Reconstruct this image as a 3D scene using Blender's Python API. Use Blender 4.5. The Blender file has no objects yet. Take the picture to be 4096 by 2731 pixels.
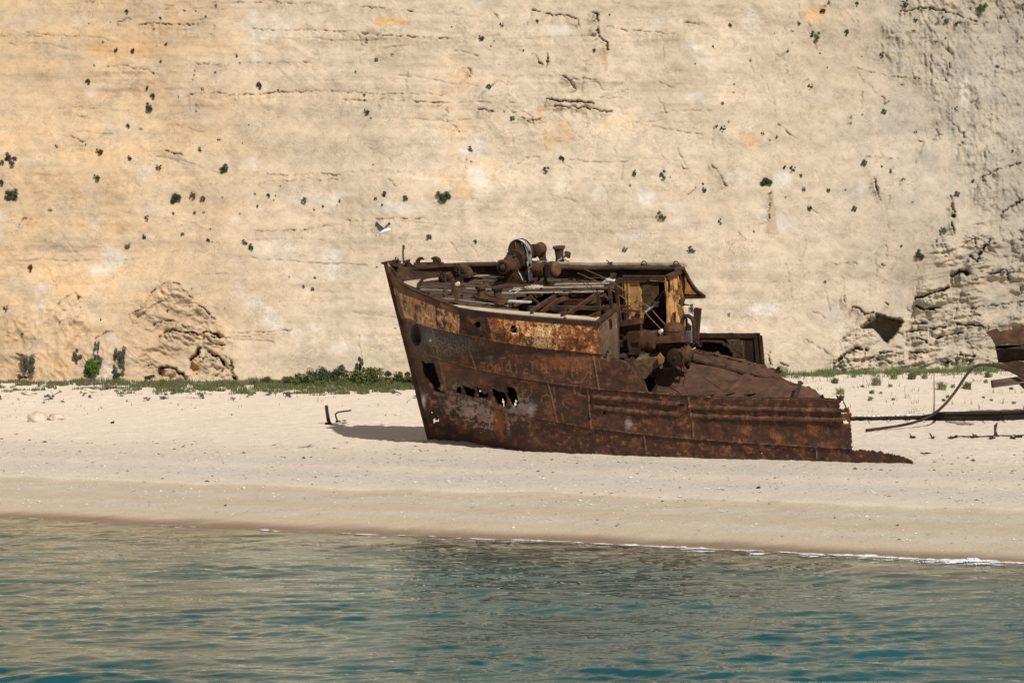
import bpy, math, random
import numpy as np
from mathutils import Vector, Matrix

random.seed(7)
SC = bpy.context.scene
COL = SC.collection
R = math.radians

# ---------------------------------------------------------------- camera, world, sun, exposure
FP, CX, HY, CAMH = 8707.0, 2048.0, 1532.5, 6.0        # focal length in photo pixels, centre column, horizon row, eye height
cam_d = bpy.data.cameras.new("camera"); cam = bpy.data.objects.new("camera", cam_d); COL.objects.link(cam)
cam.location = (0, 0, CAMH); cam.rotation_euler = (R(90), 0, 0)
cam_d.sensor_width = 36.0; cam_d.lens = FP / 4096 * 36.0
cam_d.shift_y = (HY - 1365.5) / 4096
cam_d.clip_start = 0.5; cam_d.clip_end = 3000
SC.camera = cam

SUN = Vector((3.0, -8.0, 6.6)).normalized()
elev = math.asin(SUN.z); azim = math.atan2(SUN.x, SUN.y)
world = bpy.data.worlds.new("World"); SC.world = world; world.use_nodes = True
wn = world.node_tree
bg = wn.nodes["Background"]
sky = wn.nodes.new("ShaderNodeTexSky"); sky.sky_type = 'NISHITA'; sky.sun_disc = False
sky.sun_elevation = elev; sky.sun_rotation = azim
sky.air_density = 1.0; sky.dust_density = 1.0
wn.links.new(sky.outputs[0], bg.inputs[0]); bg.inputs[1].default_value = 0.052
sd = bpy.data.lights.new("sun", 'SUN'); sd.energy = 4.8; sd.angle = R(0.5); sd.color = (1.0, 0.955, 0.88)
so = bpy.data.objects.new("sun", sd); COL.objects.link(so)
so.rotation_euler = SUN.to_track_quat('Z', 'Y').to_euler(); so.location = (20, -40, 60)
SC.view_settings.view_transform = 'Standard'; SC.view_settings.look = 'None'
SC.view_settings.exposure = 0.0; SC.view_settings.gamma = 1.0

# ---------------------------------------------------------------- crops of the photograph that shapes were read from
def crop(x0, y0, s):
    return lambda x, y: (x0 + x / s, y0 + y / s)
c1 = crop(1500, 900, 2.352); c2 = crop(2300, 980, 2.352); c3 = crop(1500, 1250, 2.138); c4 = crop(2500, 1350, 1.96)
c5 = crop(3296, 1200, 2.24); d1 = crop(1940, 940, 4.704); d2 = crop(2380, 1020, 4.704); d3 = crop(1500, 960, 4.704); d4 = crop(1240, 1580, 4.704)
cA = crop(0, 0, 1.7218); cB = crop(1366, 0, 1.7218); cC = crop(2732, 0, 1.7243); cD = crop(0, 800, 1.7218); cE = crop(2900, 800, 1.96)
cG = crop(0, 1300, 1.3835)
def L(c, pts): return [c(*p) for p in pts]
def V3(x, y, Y): return Vector(((x - CX) * Y / FP, Y, CAMH - (y - HY) * Y / FP))

# ---------------------------------------------------------------- numpy noise
def perlin(x, y, seed=0):
    rs = np.random.RandomState(seed + 11)
    p = rs.permutation(256); p = np.concatenate([p, p])
    an = rs.rand(256) * 2 * np.pi; gx, gy = np.cos(an), np.sin(an)
    x = np.asarray(x, float); y = np.asarray(y, float)
    xi = np.floor(x).astype(int); yi = np.floor(y).astype(int); xf = x - xi; yf = y - yi
    u = xf**3 * (xf * (xf * 6 - 15) + 10); v = yf**3 * (yf * (yf * 6 - 15) + 10)
    def g(ix, iy, dx, dy):
        h = p[(p[ix & 255] + iy) & 255]; return gx[h] * dx + gy[h] * dy
    n00 = g(xi, yi, xf, yf); n10 = g(xi + 1, yi, xf - 1, yf); n01 = g(xi, yi + 1, xf, yf - 1); n11 = g(xi + 1, yi + 1, xf - 1, yf - 1)
    a = n00 + u * (n10 - n00); b = n01 + u * (n11 - n01)
    return 1.4 * (a + v * (b - a))
def fbm(x, y, octv=4, seed=0, gain=.5):
    s = 0; a = 1; t = 0
    for k in range(octv):
        s = s + a * perlin(x * 2**k + 17.3 * k, y * 2**k - 9.1 * k, seed + k); t += a; a *= gain
    return s / t
def ridged(x, y, octv=4, seed=0, gain=.5):
    s = 0; a = 1; t = 0
    for k in range(octv):
        s = s + a * (1 - 2 * np.abs(perlin(x * 2**k + 5.3 * k, y * 2**k + 3.7 * k, seed + k))); t += a; a *= gain
    return s / t
def sstep(a, b, x):
    t = np.clip((x - a) / (b - a), 0, 1); return t * t * (3 - 2 * t)
def inpoly(x, y, pts):
    ins = np.zeros(np.shape(x), bool); n = len(pts)
    for i in range(n):
        x0, y0 = pts[i]; x1, y1 = pts[(i + 1) % n]
        if y0 == y1: continue
        c = ((y0 > y) != (y1 > y)) & (x < (x1 - x0) * (y - y0) / (y1 - y0) + x0)
        ins ^= c
    return ins
def pdist(x, y, pts, reach):
    """distance to a polyline, signed side value (positive = above on the picture) and arc position; far points give reach"""
    d = np.full(np.shape(x), float(reach)); sg = np.zeros(np.shape(x)); ar = np.zeros(np.shape(x)); run = 0
    for (x0, y0), (x1, y1) in zip(pts[:-1], pts[1:]):
        m = (x > min(x0, x1) - reach) & (x < max(x0, x1) + reach) & (y > min(y0, y1) - reach) & (y < max(y0, y1) + reach)
        ln = math.hypot(x1 - x0, y1 - y0) + 1e-9
        if m.any():
            ux, uy = (x1 - x0) / ln, (y1 - y0) / ln
            rx, ry = x[m] - x0, y[m] - y0
            k = np.clip(rx * ux + ry * uy, 0, ln)
            dd = np.hypot(rx - k * ux, ry - k * uy); side = rx * uy - ry * ux
            old = d[m]; b = dd < old
            old[b] = dd[b]; d[m] = old
            q = sg[m]; q[b] = side[b]; sg[m] = q
            q = ar[m]; q[b] = run + k[b]; ar[m] = q
        run += ln
    return d, sg, ar

# ---------------------------------------------------------------- objects
ROOTM = {}
def tag(o, label=None, cat=None, group=None, kind=None):
    for k, v in (('label', label), ('category', cat), ('group', group), ('kind', kind)):
        if v: o[k] = v
    return o
def thing(name, label, cat, loc=(0, 0, 0), M=None, group=None):
    o = bpy.data.objects.new(name, None); COL.objects.link(o); o.empty_display_size = .3
    mw = M if M is not None else Matrix.Translation(Vector(loc))
    o.matrix_world = mw; ROOTM[o.name] = mw.copy()
    return tag(o, label, cat, group)
def link_mesh(name, me, mat, parent=None):
    o = bpy.data.objects.new(name, me); COL.objects.link(o)
    if mat: me.materials.append(mat)
    if parent is not None:
        o.parent = parent; ROOTM[o.name] = ROOTM[parent.name]
    return o
def minv(parent):
    return ROOTM[parent.name].inverted() if parent is not None else Matrix.Identity(4)
def np_mesh(name, V, Q, mat, parent=None, col=None, smooth=True, loc=None):
    V = np.asarray(V, float)
    if parent is not None:
        M = np.array(minv(parent)); V = V @ M[:3, :3].T + M[:3, 3]
    if loc is not None: V = V - np.array(loc)
    Q = np.asarray(Q, np.int32); k = Q.shape[1]
    me = bpy.data.meshes.new(name)
    me.vertices.add(len(V)); me.vertices.foreach_set("co", V.astype(np.float32).ravel())
    me.loops.add(Q.size); me.loops.foreach_set("vertex_index", Q.ravel())
    me.polygons.add(len(Q)); me.polygons.foreach_set("loop_start", np.arange(0, Q.size, k, dtype=np.int32))
    if smooth: me.polygons.foreach_set("use_smooth", np.ones(len(Q), bool))
    me.update(calc_edges=True); me.validate()
    if col is not None:
        at = me.color_attributes.new("Col", 'FLOAT_COLOR', 'POINT')
        c = np.ones((len(V), 4), np.float32); c[:, :3] = col; at.data.foreach_set("color", c.ravel())
    o = link_mesh(name, me, mat, parent)
    if loc is not None: o.location = loc
    return o
def grid_quads(ny, nx, mask=None):
    i = np.arange(ny * nx).reshape(ny, nx)
    q = np.stack([i[:-1, :-1], i[1:, :-1], i[1:, 1:], i[:-1, 1:]], -1).reshape(-1, 4)
    if mask is not None: q = q[mask[:-1, :-1].ravel()]
    return q
def compact(V, Q, *arrs):
    used = np.unique(Q); mp = np.zeros(len(V), np.int64); mp[used] = np.arange(len(used))
    return (V[used], mp[Q]) + tuple(a[used] for a in arrs)

class MB:
    def __init__(s): s.v = []; s.f = []; s.cut = []
    def add(s, vs, fs):
        b = len(s.v); s.cut.append((b, len(s.f))); s.v += [Vector(v) for v in vs]; s.f += [tuple(b + i for i in f) for f in fs]; return s
    def beam(s, p0, p1, w, h, up=(0, 0, 1)):
        p0, p1 = Vector(p0), Vector(p1); d = (p1 - p0).normalized(); up = Vector(up)
        sx = d.cross(up)
        if sx.length < 1e-4: sx = d.cross(Vector((1, 0, 0)))
        sx.normalize(); uz = sx.cross(d).normalized()
        vs = [p + sx * (w / 2 * i) + uz * (h / 2 * j) for p in (p0, p1) for i, j in ((-1, -1), (1, -1), (1, 1), (-1, 1))]
        return s.add(vs, [(0, 3, 2, 1), (4, 5, 6, 7), (0, 1, 5, 4), (1, 2, 6, 5), (2, 3, 7, 6), (3, 0, 4, 7)])
    def angle(s, p0, p1, w, h, th, up=(0, 0, 1)):       # L-profile bar
        p0, p1 = Vector(p0), Vector(p1); up = Vector(up); d = (p1 - p0).normalized(); sx = d.cross(up).normalized(); uz = sx.cross(d)
        s.beam(p0, p1, w, th, up); o = sx * (w / 2 + th / 2) - uz * (h / 2 - th / 2)
        s.beam(p0 + o, p1 + o, th, h, up); s.cut.pop(); return s
    def tube(s, pts, r, seg=8, caps=True, r1=None):
        pts = [Vector(p) for p in pts]; n = len(pts); rings = []
        up = Vector((0, 0, 1))
        for i, p in enumerate(pts):
            d = (pts[min(i + 1, n - 1)] - pts[max(i - 1, 0)]).normalized()
            sx = d.cross(up)
            if sx.length < .05: sx = d.cross(Vector((1, 0, 0)))
            sx.normalize(); uz = sx.cross(d)
            rr = r if r1 is None else r + (r1 - r) * i / max(1, n - 1)
            rings.append([p + (sx * math.cos(2 * math.pi * k / seg) + uz * math.sin(2 * math.pi * k / seg)) * rr for k in range(seg)])
        vs = [v for rg in rings for v in rg]; fs = []
        for i in range(n - 1):
            for k in range(seg):
                k2 = (k + 1) % seg; fs.append((i * seg + k, i * seg + k2, (i + 1) * seg + k2, (i + 1) * seg + k))
        if caps: fs += [tuple(range(seg - 1, -1, -1)), tuple((n - 1) * seg + k for k in range(seg))]
        return s.add(vs, fs)
    def lathe(s, p0, d, prof, seg=28, arc=(0, 1), up=(0, 0, 1)):
        """prof: (distance along d, radius)"""
        p0 = Vector(p0); d = Vector(d).normalized(); sx = d.cross(Vector(up))
        if sx.length < .05: sx = d.cross(Vector((1, 0, 0)))
        sx.normalize(); uz = sx.cross(d); full = arc == (0, 1); m = seg if full else seg + 1
        vs = []; fs = []
        for (h, r) in prof:
            for k in range(m):
                an = 2 * math.pi * (arc[0] + (arc[1] - arc[0]) * k / seg)
                vs.append(p0 + d * h + (sx * math.cos(an) + uz * math.sin(an)) * r)
        for i in range(len(prof) - 1):
            for k in range(seg if full else seg):
                k2 = (k + 1) % m if full else k + 1
                fs.append((i * m + k, i * m + k2, (i + 1) * m + k2, (i + 1) * m + k))
        fs += [tuple(range(m - 1, -1, -1)), tuple((len(prof) - 1) * m + k for k in range(m))]
        return s.add(vs, fs)
    def ring(s, c, nrm, R0, r, seg=20, arc=1.0, ph=0):
        nrm = Vector(nrm).normalized(); sx = nrm.cross(Vector((0, 0, 1)))
        if sx.length < .05: sx = Vector((1, 0, 0))
        sx.normalize(); uz = nrm.cross(sx)
        pts = [Vector(c) + (sx * math.cos(ph + 2 * math.pi * arc * k / seg) + uz * math.sin(ph + 2 * math.pi * arc * k / seg)) * R0 for k in range(seg + 1)]
        return s.tube(pts, r, 6, caps=arc < 1)
    def slab(s, poly, nrm, th):
        nrm = Vector(nrm).normalized(); n = len(poly)
        vs = [Vector(p) + nrm * th / 2 for p in poly] + [Vector(p) - nrm * th / 2 for p in poly]
        return s.add(vs, [tuple(range(n)), tuple(range(2 * n - 1, n - 1, -1))] + [(i, i + n, (i + 1) % n + n, (i + 1) % n) for i in range(n)])
    def blob(s, c, rx, ry, rz, seed=0, rough=.15, sub=2, M=None):
        import bmesh
        bm = bmesh.new(); bmesh.ops.create_icosphere(bm, subdivisions=sub, radius=1.0)
        rn = random.Random(seed); ph = [rn.uniform(0, 6) for _ in range(6)]
        vs = []
        for v in bm.verts:
            q = v.co; k = 1 + rough * (math.sin(3.1 * q.x + ph[0]) * math.cos(2.7 * q.y + ph[1]) + .6 * math.sin(6 * q.z + ph[2] + 4 * q.x)) + rn.uniform(-.3, .3) * rough
            p = Vector((q.x * rx, q.y * ry, q.z * rz)) * k
            if M is not None: p = M @ p
            vs.append(Vector(c) + p)
        s.add(vs, [tuple(v.index for v in f.verts) for f in bm.faces]); bm.free(); return s
    def build_each(s, name, mat, parent=None, **k):      # every piece an object of its own
        out = []
        for (v0, f0), (v1, f1) in zip(s.cut, s.cut[1:] + [(len(s.v), len(s.f))]):
            m = MB(); m.v = s.v[v0:v1]; m.f = [tuple(i - v0 for i in f) for f in s.f[f0:f1]]; out.append(m.build(name, mat, parent, **k))
        return out
    def build(s, name, mat, parent=None, smooth=False, bevel=0, label=None):
        M = minv(parent); me = bpy.data.meshes.new(name)
        me.from_pydata([tuple(M @ v) for v in s.v], [], s.f); me.update()
        if smooth:
            me.polygons.foreach_set("use_smooth", [True] * len(me.polygons))
            try: me.set_sharp_from_angle(angle=R(35))
            except Exception: pass
        o = link_mesh(name, me, mat, parent)
        if bevel:
            b = o.modifiers.new("bevel", 'BEVEL'); b.width = bevel; b.segments = 2; b.limit_method = 'ANGLE'
        if label: o['label'] = label
        return o
def rag(poly, amp=.02, step=.12, seed=0, closed=True):
    rn = random.Random(seed); out = []; n = len(poly)
    for i in range(n if closed else n - 1):
        a, b = Vector(poly[i]), Vector(poly[(i + 1) % n]); k = max(1, int((b - a).length / step))
        for j in range(k):
            p = a.lerp(b, j / k)
            if j: p = p + Vector((rn.uniform(-amp, amp), 0, rn.uniform(-amp, amp)))
            out.append(p)
    return out

# ---------------------------------------------------------------- materials
class NT:
    def __init__(s, name):
        s.m = bpy.data.materials.new(name); s.m.use_nodes = True; s.t = s.m.node_tree; s.b = s.t.nodes["Principled BSDF"]; s.out = s.t.nodes["Material Output"]
    def n(s, typ, **kw):
        nd = s.t.nodes.new(typ)
        for k, v in kw.items():
            if k.startswith('i_'):
                nd.inputs[k[2:].replace('_', ' ')].default_value = v
            else: setattr(nd, k, v)
        return nd
    def l(s, a, b): s.t.links.new(a, b)
    def coord(s, scale=(1, 1, 1), kind='Object', rot=(0, 0, 0)):
        tc = s.n('ShaderNodeTexCoord'); mp = s.n('ShaderNodeMapping'); mp.inputs['Scale'].default_value = scale; mp.inputs['Rotation'].default_value = rot
        s.l(tc.outputs[kind], mp.inputs[0]); return mp.outputs[0]
    def noise(s, vec, scale, detail=4, rough=.55, dist=0):
        nd = s.n('ShaderNodeTexNoise'); nd.inputs['Scale'].default_value = scale; nd.inputs['Detail'].default_value = detail
        nd.inputs['Roughness'].default_value = rough; nd.inputs['Distortion'].default_value = dist
        s.l(vec, nd.inputs['Vector']); return nd.outputs['Fac']
    def ramp(s, fac, stops, interp='LINEAR'):
        nd = s.n('ShaderNodeValToRGB'); nd.color_ramp.interpolation = interp; e = nd.color_ramp.elements
        while len(e) < len(stops): e.new(.5)
        for el, (p, c) in zip(e, stops):
            el.position = p; el.color = (*c, 1) if not isinstance(c, (int, float)) else (c, c, c, 1)
        s.l(fac, nd.inputs[0]); return nd.outputs[0]
    def mix(s, f, a, b, mode='MIX'):
        nd = s.n('ShaderNodeMix', data_type='RGBA', blend_type=mode)
        for sock, v in ((nd.inputs[0], f), (nd.inputs[6], a), (nd.inputs[7], b)):
            if isinstance(v, (int, float)): sock.default_value = v
            elif isinstance(v, tuple): sock.default_value = (*v, 1)
            else: s.l(v, sock)
        return nd.outputs[2]
    def math(s, op, a, b=0.0):
        nd = s.n('ShaderNodeMath', operation=op)
        for sock, v in ((nd.inputs[0], a), (nd.inputs[1], b)):
            if isinstance(v, (int, float)): sock.default_value = v
            else: s.l(v, sock)
        return nd.outputs[0]
    def bump(s, h, strength=.4, dist=.02, prev=None):
        nd = s.n('ShaderNodeBump'); nd.inputs['Strength'].default_value = strength; nd.inputs['Distance'].default_value = dist
        s.l(h, nd.inputs['Height'])
        if prev is not None: s.l(prev, nd.inputs['Normal'])
        return nd.outputs[0]
    def done(s, color, rough=.85, bump=None, spec=.3):
        if isinstance(color, tuple): s.b.inputs['Base Color'].default_value = (*color, 1)
        else: s.l(color, s.b.inputs['Base Color'])
        if isinstance(rough, (int, float)): s.b.inputs['Roughness'].default_value = rough
        else: s.l(rough, s.b.inputs['Roughness'])
        s.b.inputs['Specular IOR Level'].default_value = spec
        if bump is not None: s.l(bump, s.b.inputs['Normal'])
        return s.m
def rust(name, dark, mid, light, sc=(1, 1, 1), patch=None, freq=1.6, bump=.5):
    """weathered metal or wood: three tones, fine speckle, optional paint patches (colour, threshold)"""
    t = NT(name); v = t.coord(sc); a = t.noise(v, freq, 6, .65, .3); f = t.noise(v, 14, 5, .7)
    mixf = t.math('ADD', t.math('MULTIPLY', a, .65), t.math('MULTIPLY', f, .35))
    c = t.ramp(mixf, [(.36, dark), (.5, mid), (.64, light)])
    g = t.noise(v, 45, 3, .7); c = t.mix(1.0, c, t.ramp(g, [(.3, .55), (.7, 1.35)]), 'MULTIPLY')
    if patch:
        m = t.ramp(t.math('ADD', t.math('MULTIPLY', t.noise(v, patch[2] if len(patch) > 2 else 2.3, 7, .7, .5), .8), t.math('MULTIPLY', f, .2)), [(patch[1] - .02, 0.0), (patch[1] + .03, 1.0)])
        c = t.mix(m, c, t.mix(t.ramp(f, [(.35, 0.0), (.65, 1.0)]), patch[0], tuple(x * .72 for x in patch[0])))
    return t.done(c, t.ramp(f, [(.3, .7), (.7, .95)]), t.bump(mixf, bump, .03, t.bump(g, .5, .01)), .25)
# ================================================================ SETTING: sand, sea, cliff
def yshore(X):
    Xc = np.clip(X, -46, 60)
    return 83.3 - .62 * Xc + .35 * np.sin(Xc * .23 + 1) + .15 * np.sin(Xc * .9)
PS = [-60, -12, 0, 1.0, 4.0, 8.5, 9.3, 14, 15, 20, 26]
PZ = [-7.5, -1.3, 0, .17, .72, 1.22, 1.42, 1.92, 2.1, 2.45, 2.98]
def sand_z(X, Y):
    X = np.asarray(X, float); Y = np.asarray(Y, float)
    s = Y - yshore(X); near = np.interp(s, PS, PZ)
    Y26 = yshore(X) + 26; zc = np.interp(X, [-38, -5, 18, 37], [6.02, 5.92, 6.45, 6.85])
    t = np.clip((Y - Y26) / np.maximum(146 - Y26, 4), 0, 1); p = np.interp(X, [-12, 8], [1.15, 2.2])
    z = np.where(s < 26, near, 2.98 + (zc - 2.98) * t ** p)
    z = z + np.clip(Y - 146, 0, 20) * .03
    amp = sstep(.5, 6, s)
    z = z + amp * (.05 * fbm(X / 2.6, Y / 2.2, 3, 3) + .09 * fbm(X / 9, Y / 7, 2, 5)) + sstep(14, 28, s) * (.07 * ridged(X / .8, Y / .7, 3, 8) + .05 * fbm(X / .35, Y / .35, 2, 9))
    return z
def ground(x, y, Y0=64, Y1=152):
    Ys = np.linspace(Y0, Y1, 900); X = (x - CX) * Ys / FP; zr = CAMH - (y - HY) * Ys / FP
    d = zr - sand_z(X, Ys); k = np.where(d[1:] * d[:-1] <= 0)[0]
    k = k[0] if len(k) else int(np.argmin(np.abs(d)))
    Y = Ys[k]; X = (x - CX) * Y / FP
    return Vector((X, Y, float(sand_z(X, Y))))

# ---- sand sheet
kx = np.concatenate([-np.geomspace(3.2, .29, 22), np.linspace(-.275, .275, 470), np.geomspace(.29, 3.2, 22)])
ky = np.concatenate([np.linspace(14, 60, 12), np.linspace(62, 150, 620), np.linspace(151, 175, 20)])
KX, KY = np.meshgrid(kx, ky); SX = KX * KY; SY = KY
SZ = sand_z(SX, SY); sS = SY - yshore(SX)
n1 = fbm(SX / 5, SY / 1.6, 4, 21); n2 = fbm(SX / 1.1, SY / .5, 3, 22); n3 = fbm(SX / 14, SY / 3.2, 3, 27)
WET = np.array([.25, .18, .12]); DAMP = np.array([.49, .405, .295]); DRY = np.array([.60, .512, .41]); PEB = np.array([.52, .47, .42]); TOP = np.array([.65, .56, .46])
c = np.zeros(SX.shape + (3,)) + DAMP
def lay(w, colr):
    global c
    c = c * (1 - w[..., None]) + colr * w[..., None]
lay(sstep(8.8, 9.2, sS + .6 * n1) , DRY)
lay(sstep(19, 27, sS + 2 * n1), TOP)
lay(1 - sstep(.3, 1.7, sS + .6 * n1), WET)
for s0, w0, k in ((3.2, .5, .5), (6.8, .9, .55), (12.5, 1.7, 1.0), (16.8, 1.4, .9), (20.5, .9, .5), (10.6, .35, .5)):
    lay(.85 * k * np.exp(-((sS + 1.6 * n3 - s0) / w0) ** 2) * sstep(-.35, .3, n1 + .6 * n2 + .2), PEB)
c = c * (1 + .10 * n2 + .07 * n1)[..., None]
c[sS < -.3] = np.array([.60, .51, .375])
t = NT("sand"); v = t.coord((1, 1, 1))
at = t.n('ShaderNodeVertexColor', layer_name="Col")
g1 = t.noise(v, 9, 5, .75); g2 = t.noise(v, 60, 3, .8)
vor = t.n('ShaderNodeTexVoronoi'); vor.inputs['Scale'].default_value = 9; t.l(v, vor.inputs['Vector'])
cc = t.mix(1.0, at.outputs[0], t.ramp(g1, [(.25, .80), (.5, 1.0), (.75, 1.12)]), 'MULTIPLY')
cc = t.mix(1.0, cc, t.ramp(g2, [(.25, .62), (.5, 1.0), (.75, 1.25)]), 'MULTIPLY')
sand_mat = t.done(cc, .95, t.bump(t.math('ADD', g1, t.math('MULTIPLY', g2, .4)), .55, .06), .15)
V = np.stack([SX, SY, SZ], -1).reshape(-1, 3)
sand = np_mesh("sand", V, grid_quads(*SX.shape)[:, ::-1], sand_mat, col=c.reshape(-1, 3)); sand['kind'] = 'structure'

# ---- pebbles washed up in bands: a few thousand small flat stones, one mass
rs = np.random.RandomState(5)
def scatter_stones(name, mat, n, bands, size, seed, kxr=(-.27, .27)):
    rs = np.random.RandomState(seed); Vs = []; Fs = []
    base = np.array([[1, 0, 0], [.5, .87, .1], [-.5, .87, 0], [-1, 0, .1], [-.5, -.87, 0], [.5, -.87, .1], [0, 0, .7]]); b = 0
    while b < n:
        s0, w0 = bands[rs.randint(len(bands))]; s = s0 + rs.randn() * w0
        X = rs.uniform(-32, 30); Y = float(yshore(X)) + s + .9 * float(perlin(X / 9, 0 * X, 4))
        if Y > 128 or abs(X / Y) > .275: continue
        r = size * (.35 + rs.gamma(1.2, .55)); r = min(r, size * 4)
        an = rs.rand() * 6.28; m = base * np.array([r, r * rs.uniform(.5, .9), r * rs.uniform(.3, .8)]) * rs.uniform(.75, 1.25, (7, 1))
        ca, sa = math.cos(an), math.sin(an); q = m.copy(); q[:, 0] = m[:, 0] * ca - m[:, 1] * sa; q[:, 1] = m[:, 0] * sa + m[:, 1] * ca
        q += np.array([X, Y, float(sand_z(X, Y))]); Vs.append(q); k = 7 * b
        Fs += [(k + i, k + (i + 1) % 6, k + 6) for i in range(6)]; b += 1
    return np_mesh(name, np.concatenate(Vs), np.array(Fs), mat, smooth=False)
t = NT("pale_stone"); v = t.coord(); peb_mat = t.done(t.ramp(t.noise(v, 5, 2, .6), [(.34, (.22, .19, .16)), (.5, (.55, .50, .44)), (.62, (.78, .75, .70))]), .9)
pb = scatter_stones("pebbles", peb_mat, 13000, [(12.5, 1.3), (16.8, 1.3), (12.5, 1.0), (6.8, .8), (20.5, 1.2), (3.2, .6), (23, 3), (12.8, 1.6), (16.5, 1.0), (9, 2)], .036, 3); pb['kind'] = 'stuff'; pb['label'] = 'white and grey pebbles washed into bands along the beach'
t = NT("dark_drift"); v = t.coord(); drift_mat = t.done(t.ramp(t.noise(v, 4, 2, .6), [(.3, (.05, .035, .025)), (.7, (.2, .14, .09))]), .9)
dr = scatter_stones("dark_drift_bits", drift_mat, 900, [(12.5, 3.5), (18.5, .25), (22.5, .3), (22.5, 3)], .05, 9); dr['kind'] = 'stuff'; dr['label'] = 'small dark bits of driftwood and weed strewn over the beach'

# ---- sea: a real wave surface over the sandy bottom
def sea_height(X, Y):
    rs = np.random.RandomState(42); z = np.zeros(X.shape); dz = 0
    wx = X + .9 * fbm(X / 6, Y / 6, 2, 71); wy = Y + .9 * fbm(X / 5, Y / 5, 2, 72)
    for k in range(60):
        lam = 10 ** rs.uniform(math.log10(.34), math.log10(3.6)); th = rs.normal(-1.66, .42)
        kk = 2 * math.pi / lam; ph = rs.uniform(0, 6.28)
        amp = (.0040 if lam > .9 else .0056) * lam ** .93 * rs.uniform(.5, 1.4)
        q = (wx * math.cos(th) + wy * math.sin(th)) * kk + ph
        z += amp * (np.sin(q) + .25 * np.sin(2 * q + 1.0))
    patch = .55 + .75 * sstep(-.5, .5, fbm(X / 11, Y / 8, 2, 77))
    z *= patch
    s = Y - yshore(X); damp = .25 + .75 * sstep(0, -6, s)
    z = z * damp + .045 * np.exp(-((s + 1.2) / .5) ** 2) * (1 + .8 * fbm(X / 2, Y * 0, 2, 5)) * sstep(-12, 12, X)
    return z
wkx = np.concatenate([-np.geomspace(3, .28, 16), np.linspace(-.27, .27, 600), np.geomspace(.28, 3, 16)])
wky = np.concatenate([np.linspace(-60, 36, 24), np.linspace(37, 60, 300), np.linspace(60.09, 112, 340)])
wY = np.where(wky < 14, 14, wky)
KX, KY = np.meshgrid(wkx, wky); WX = KX * np.maximum(KY, 30); WY = KY
WZ = sea_height(WX, WY) * np.where(WY < 34, .4, 1)
ws = WY - yshore(WX)
deep = np.clip(1 - np.exp((ws + 3.5) / 9.0), 0, 1) * sstep(-3.5, -9, ws)
dn = fbm(WX / 5, WY / 4, 3, 91)
deep = np.clip(deep + .10 * dn * deep, 0, 1)
colw = np.zeros(WX.shape + (3,)); colw[..., 0] = deep; colw[..., 1] = .5 + .5 * dn
t = NT("sea_water"); v = t.coord()
at = t.n('ShaderNodeVertexColor', layer_name="Col"); sp = t.n('ShaderNodeSeparateColor'); t.l(at.outputs[0], sp.inputs[0])
v2 = t.coord((.55, 1.3, 1), rot=(0, 0, R(-8)))
h = t.math('ADD', t.noise(v2, 2.4, 3, .5, .8), t.math('MULTIPLY', t.noise(v2, 7, 2, .5, .6), .42))
bp = t.bump(h, .36, .065)
body = t.n('ShaderNodeBsdfDiffuse'); t.l(t.mix(sp.outputs[1], (.008, .047, .056), (.020, .083, .090)), body.inputs[0])
tr = t.n('ShaderNodeBsdfTransparent'); t.l(t.mix(sp.outputs[0], (.98, .97, .93), (.42, .62, .56)), tr.inputs[0])
ms = t.n('ShaderNodeMixShader'); t.l(t.ramp(sp.outputs[0], [(0, 0.02), (.35, .45), (.8, .93), (1, .97)]), ms.inputs[0]); t.l(tr.outputs[0], ms.inputs[1]); t.l(body.outputs[0], ms.inputs[2])
gl = t.n('ShaderNodeBsdfGlossy'); gl.inputs['Roughness'].default_value = .012; gl.inputs['Color'].default_value = (.94, 1.0, .97, 1); t.l(bp, gl.inputs['Normal'])
fr = t.n('ShaderNodeFresnel'); fr.inputs['IOR'].default_value = 1.333; t.l(bp, fr.inputs['Normal'])
ms2 = t.n('ShaderNodeMixShader'); t.l(fr.outputs[0], ms2.inputs[0]); t.l(ms.outputs[0], ms2.inputs[1]); t.l(gl.outputs[0], ms2.inputs[2]); t.l(ms2.outputs[0], t.out.inputs[0])
m = ws < 2.0
V = np.stack([WX, WY, WZ], -1).reshape(-1, 3); q = grid_quads(*WX.shape, mask=m)[:, ::-1]
V, q, cw = compact(V, q, colw.reshape(-1, 3))
sea = np_mesh("sea_water", V, q, t.m, col=cw); sea['kind'] = 'structure'

# ---- foam along the waterline
fx = np.linspace(-27, 22, 1500); fo = np.linspace(-3.2, .7, 76)
FX, FO = np.meshgrid(fx, fo); FY = yshore(FX) + FO + .12 * fbm(FX / 1.3, FX * 0, 2, 31)
st = np.interp(FX, [-27, -10, -4, 2, 10, 15, 22], [.12, .10, .34, .55, .6, .9, 1.1])
fn = fbm(FX / .8, FY / .35, 4, 33) + .4 * fbm(FX / 3, FY / 1.0, 2, 34)
cen = -.45 - .25 * fbm(FX / 4, FX * 0, 2, 35)
wid = .16 + .30 * st * (1 + .5 * fbm(FX / 2.5, FX * 0, 2, 36))
val = st * 1.0 - ((FO - cen) / wid) ** 2 * .45 + 1.5 * fn - .30
val = val * (1 - .0) - .55 * sstep(.1, -.5, fbm(FX / 1.7, FX * 0 + 3, 3, 39)) * (st < 1)
val = np.maximum(val, .75 * st - .55 - ((FO + 1.7) / 1.1) ** 2 * .5 + 1.7 * fbm(FX / .9, FY / .22, 4, 87) + .8 * fbm(FX / 4, FY / 2, 2, 88) - .35)
zf = np.maximum(sand_z(FX, FY), sea_height(FX, FY)) + .02 + np.clip(val, 0, 1) * .07 * st * (1 + fbm(FX / .25, FY / .2, 2, 38))
V = np.stack([FX, FY, zf], -1).reshape(-1, 3); q = grid_quads(*FX.shape, mask=(val > 0) & (FO < .45))[:, ::-1]
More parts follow.
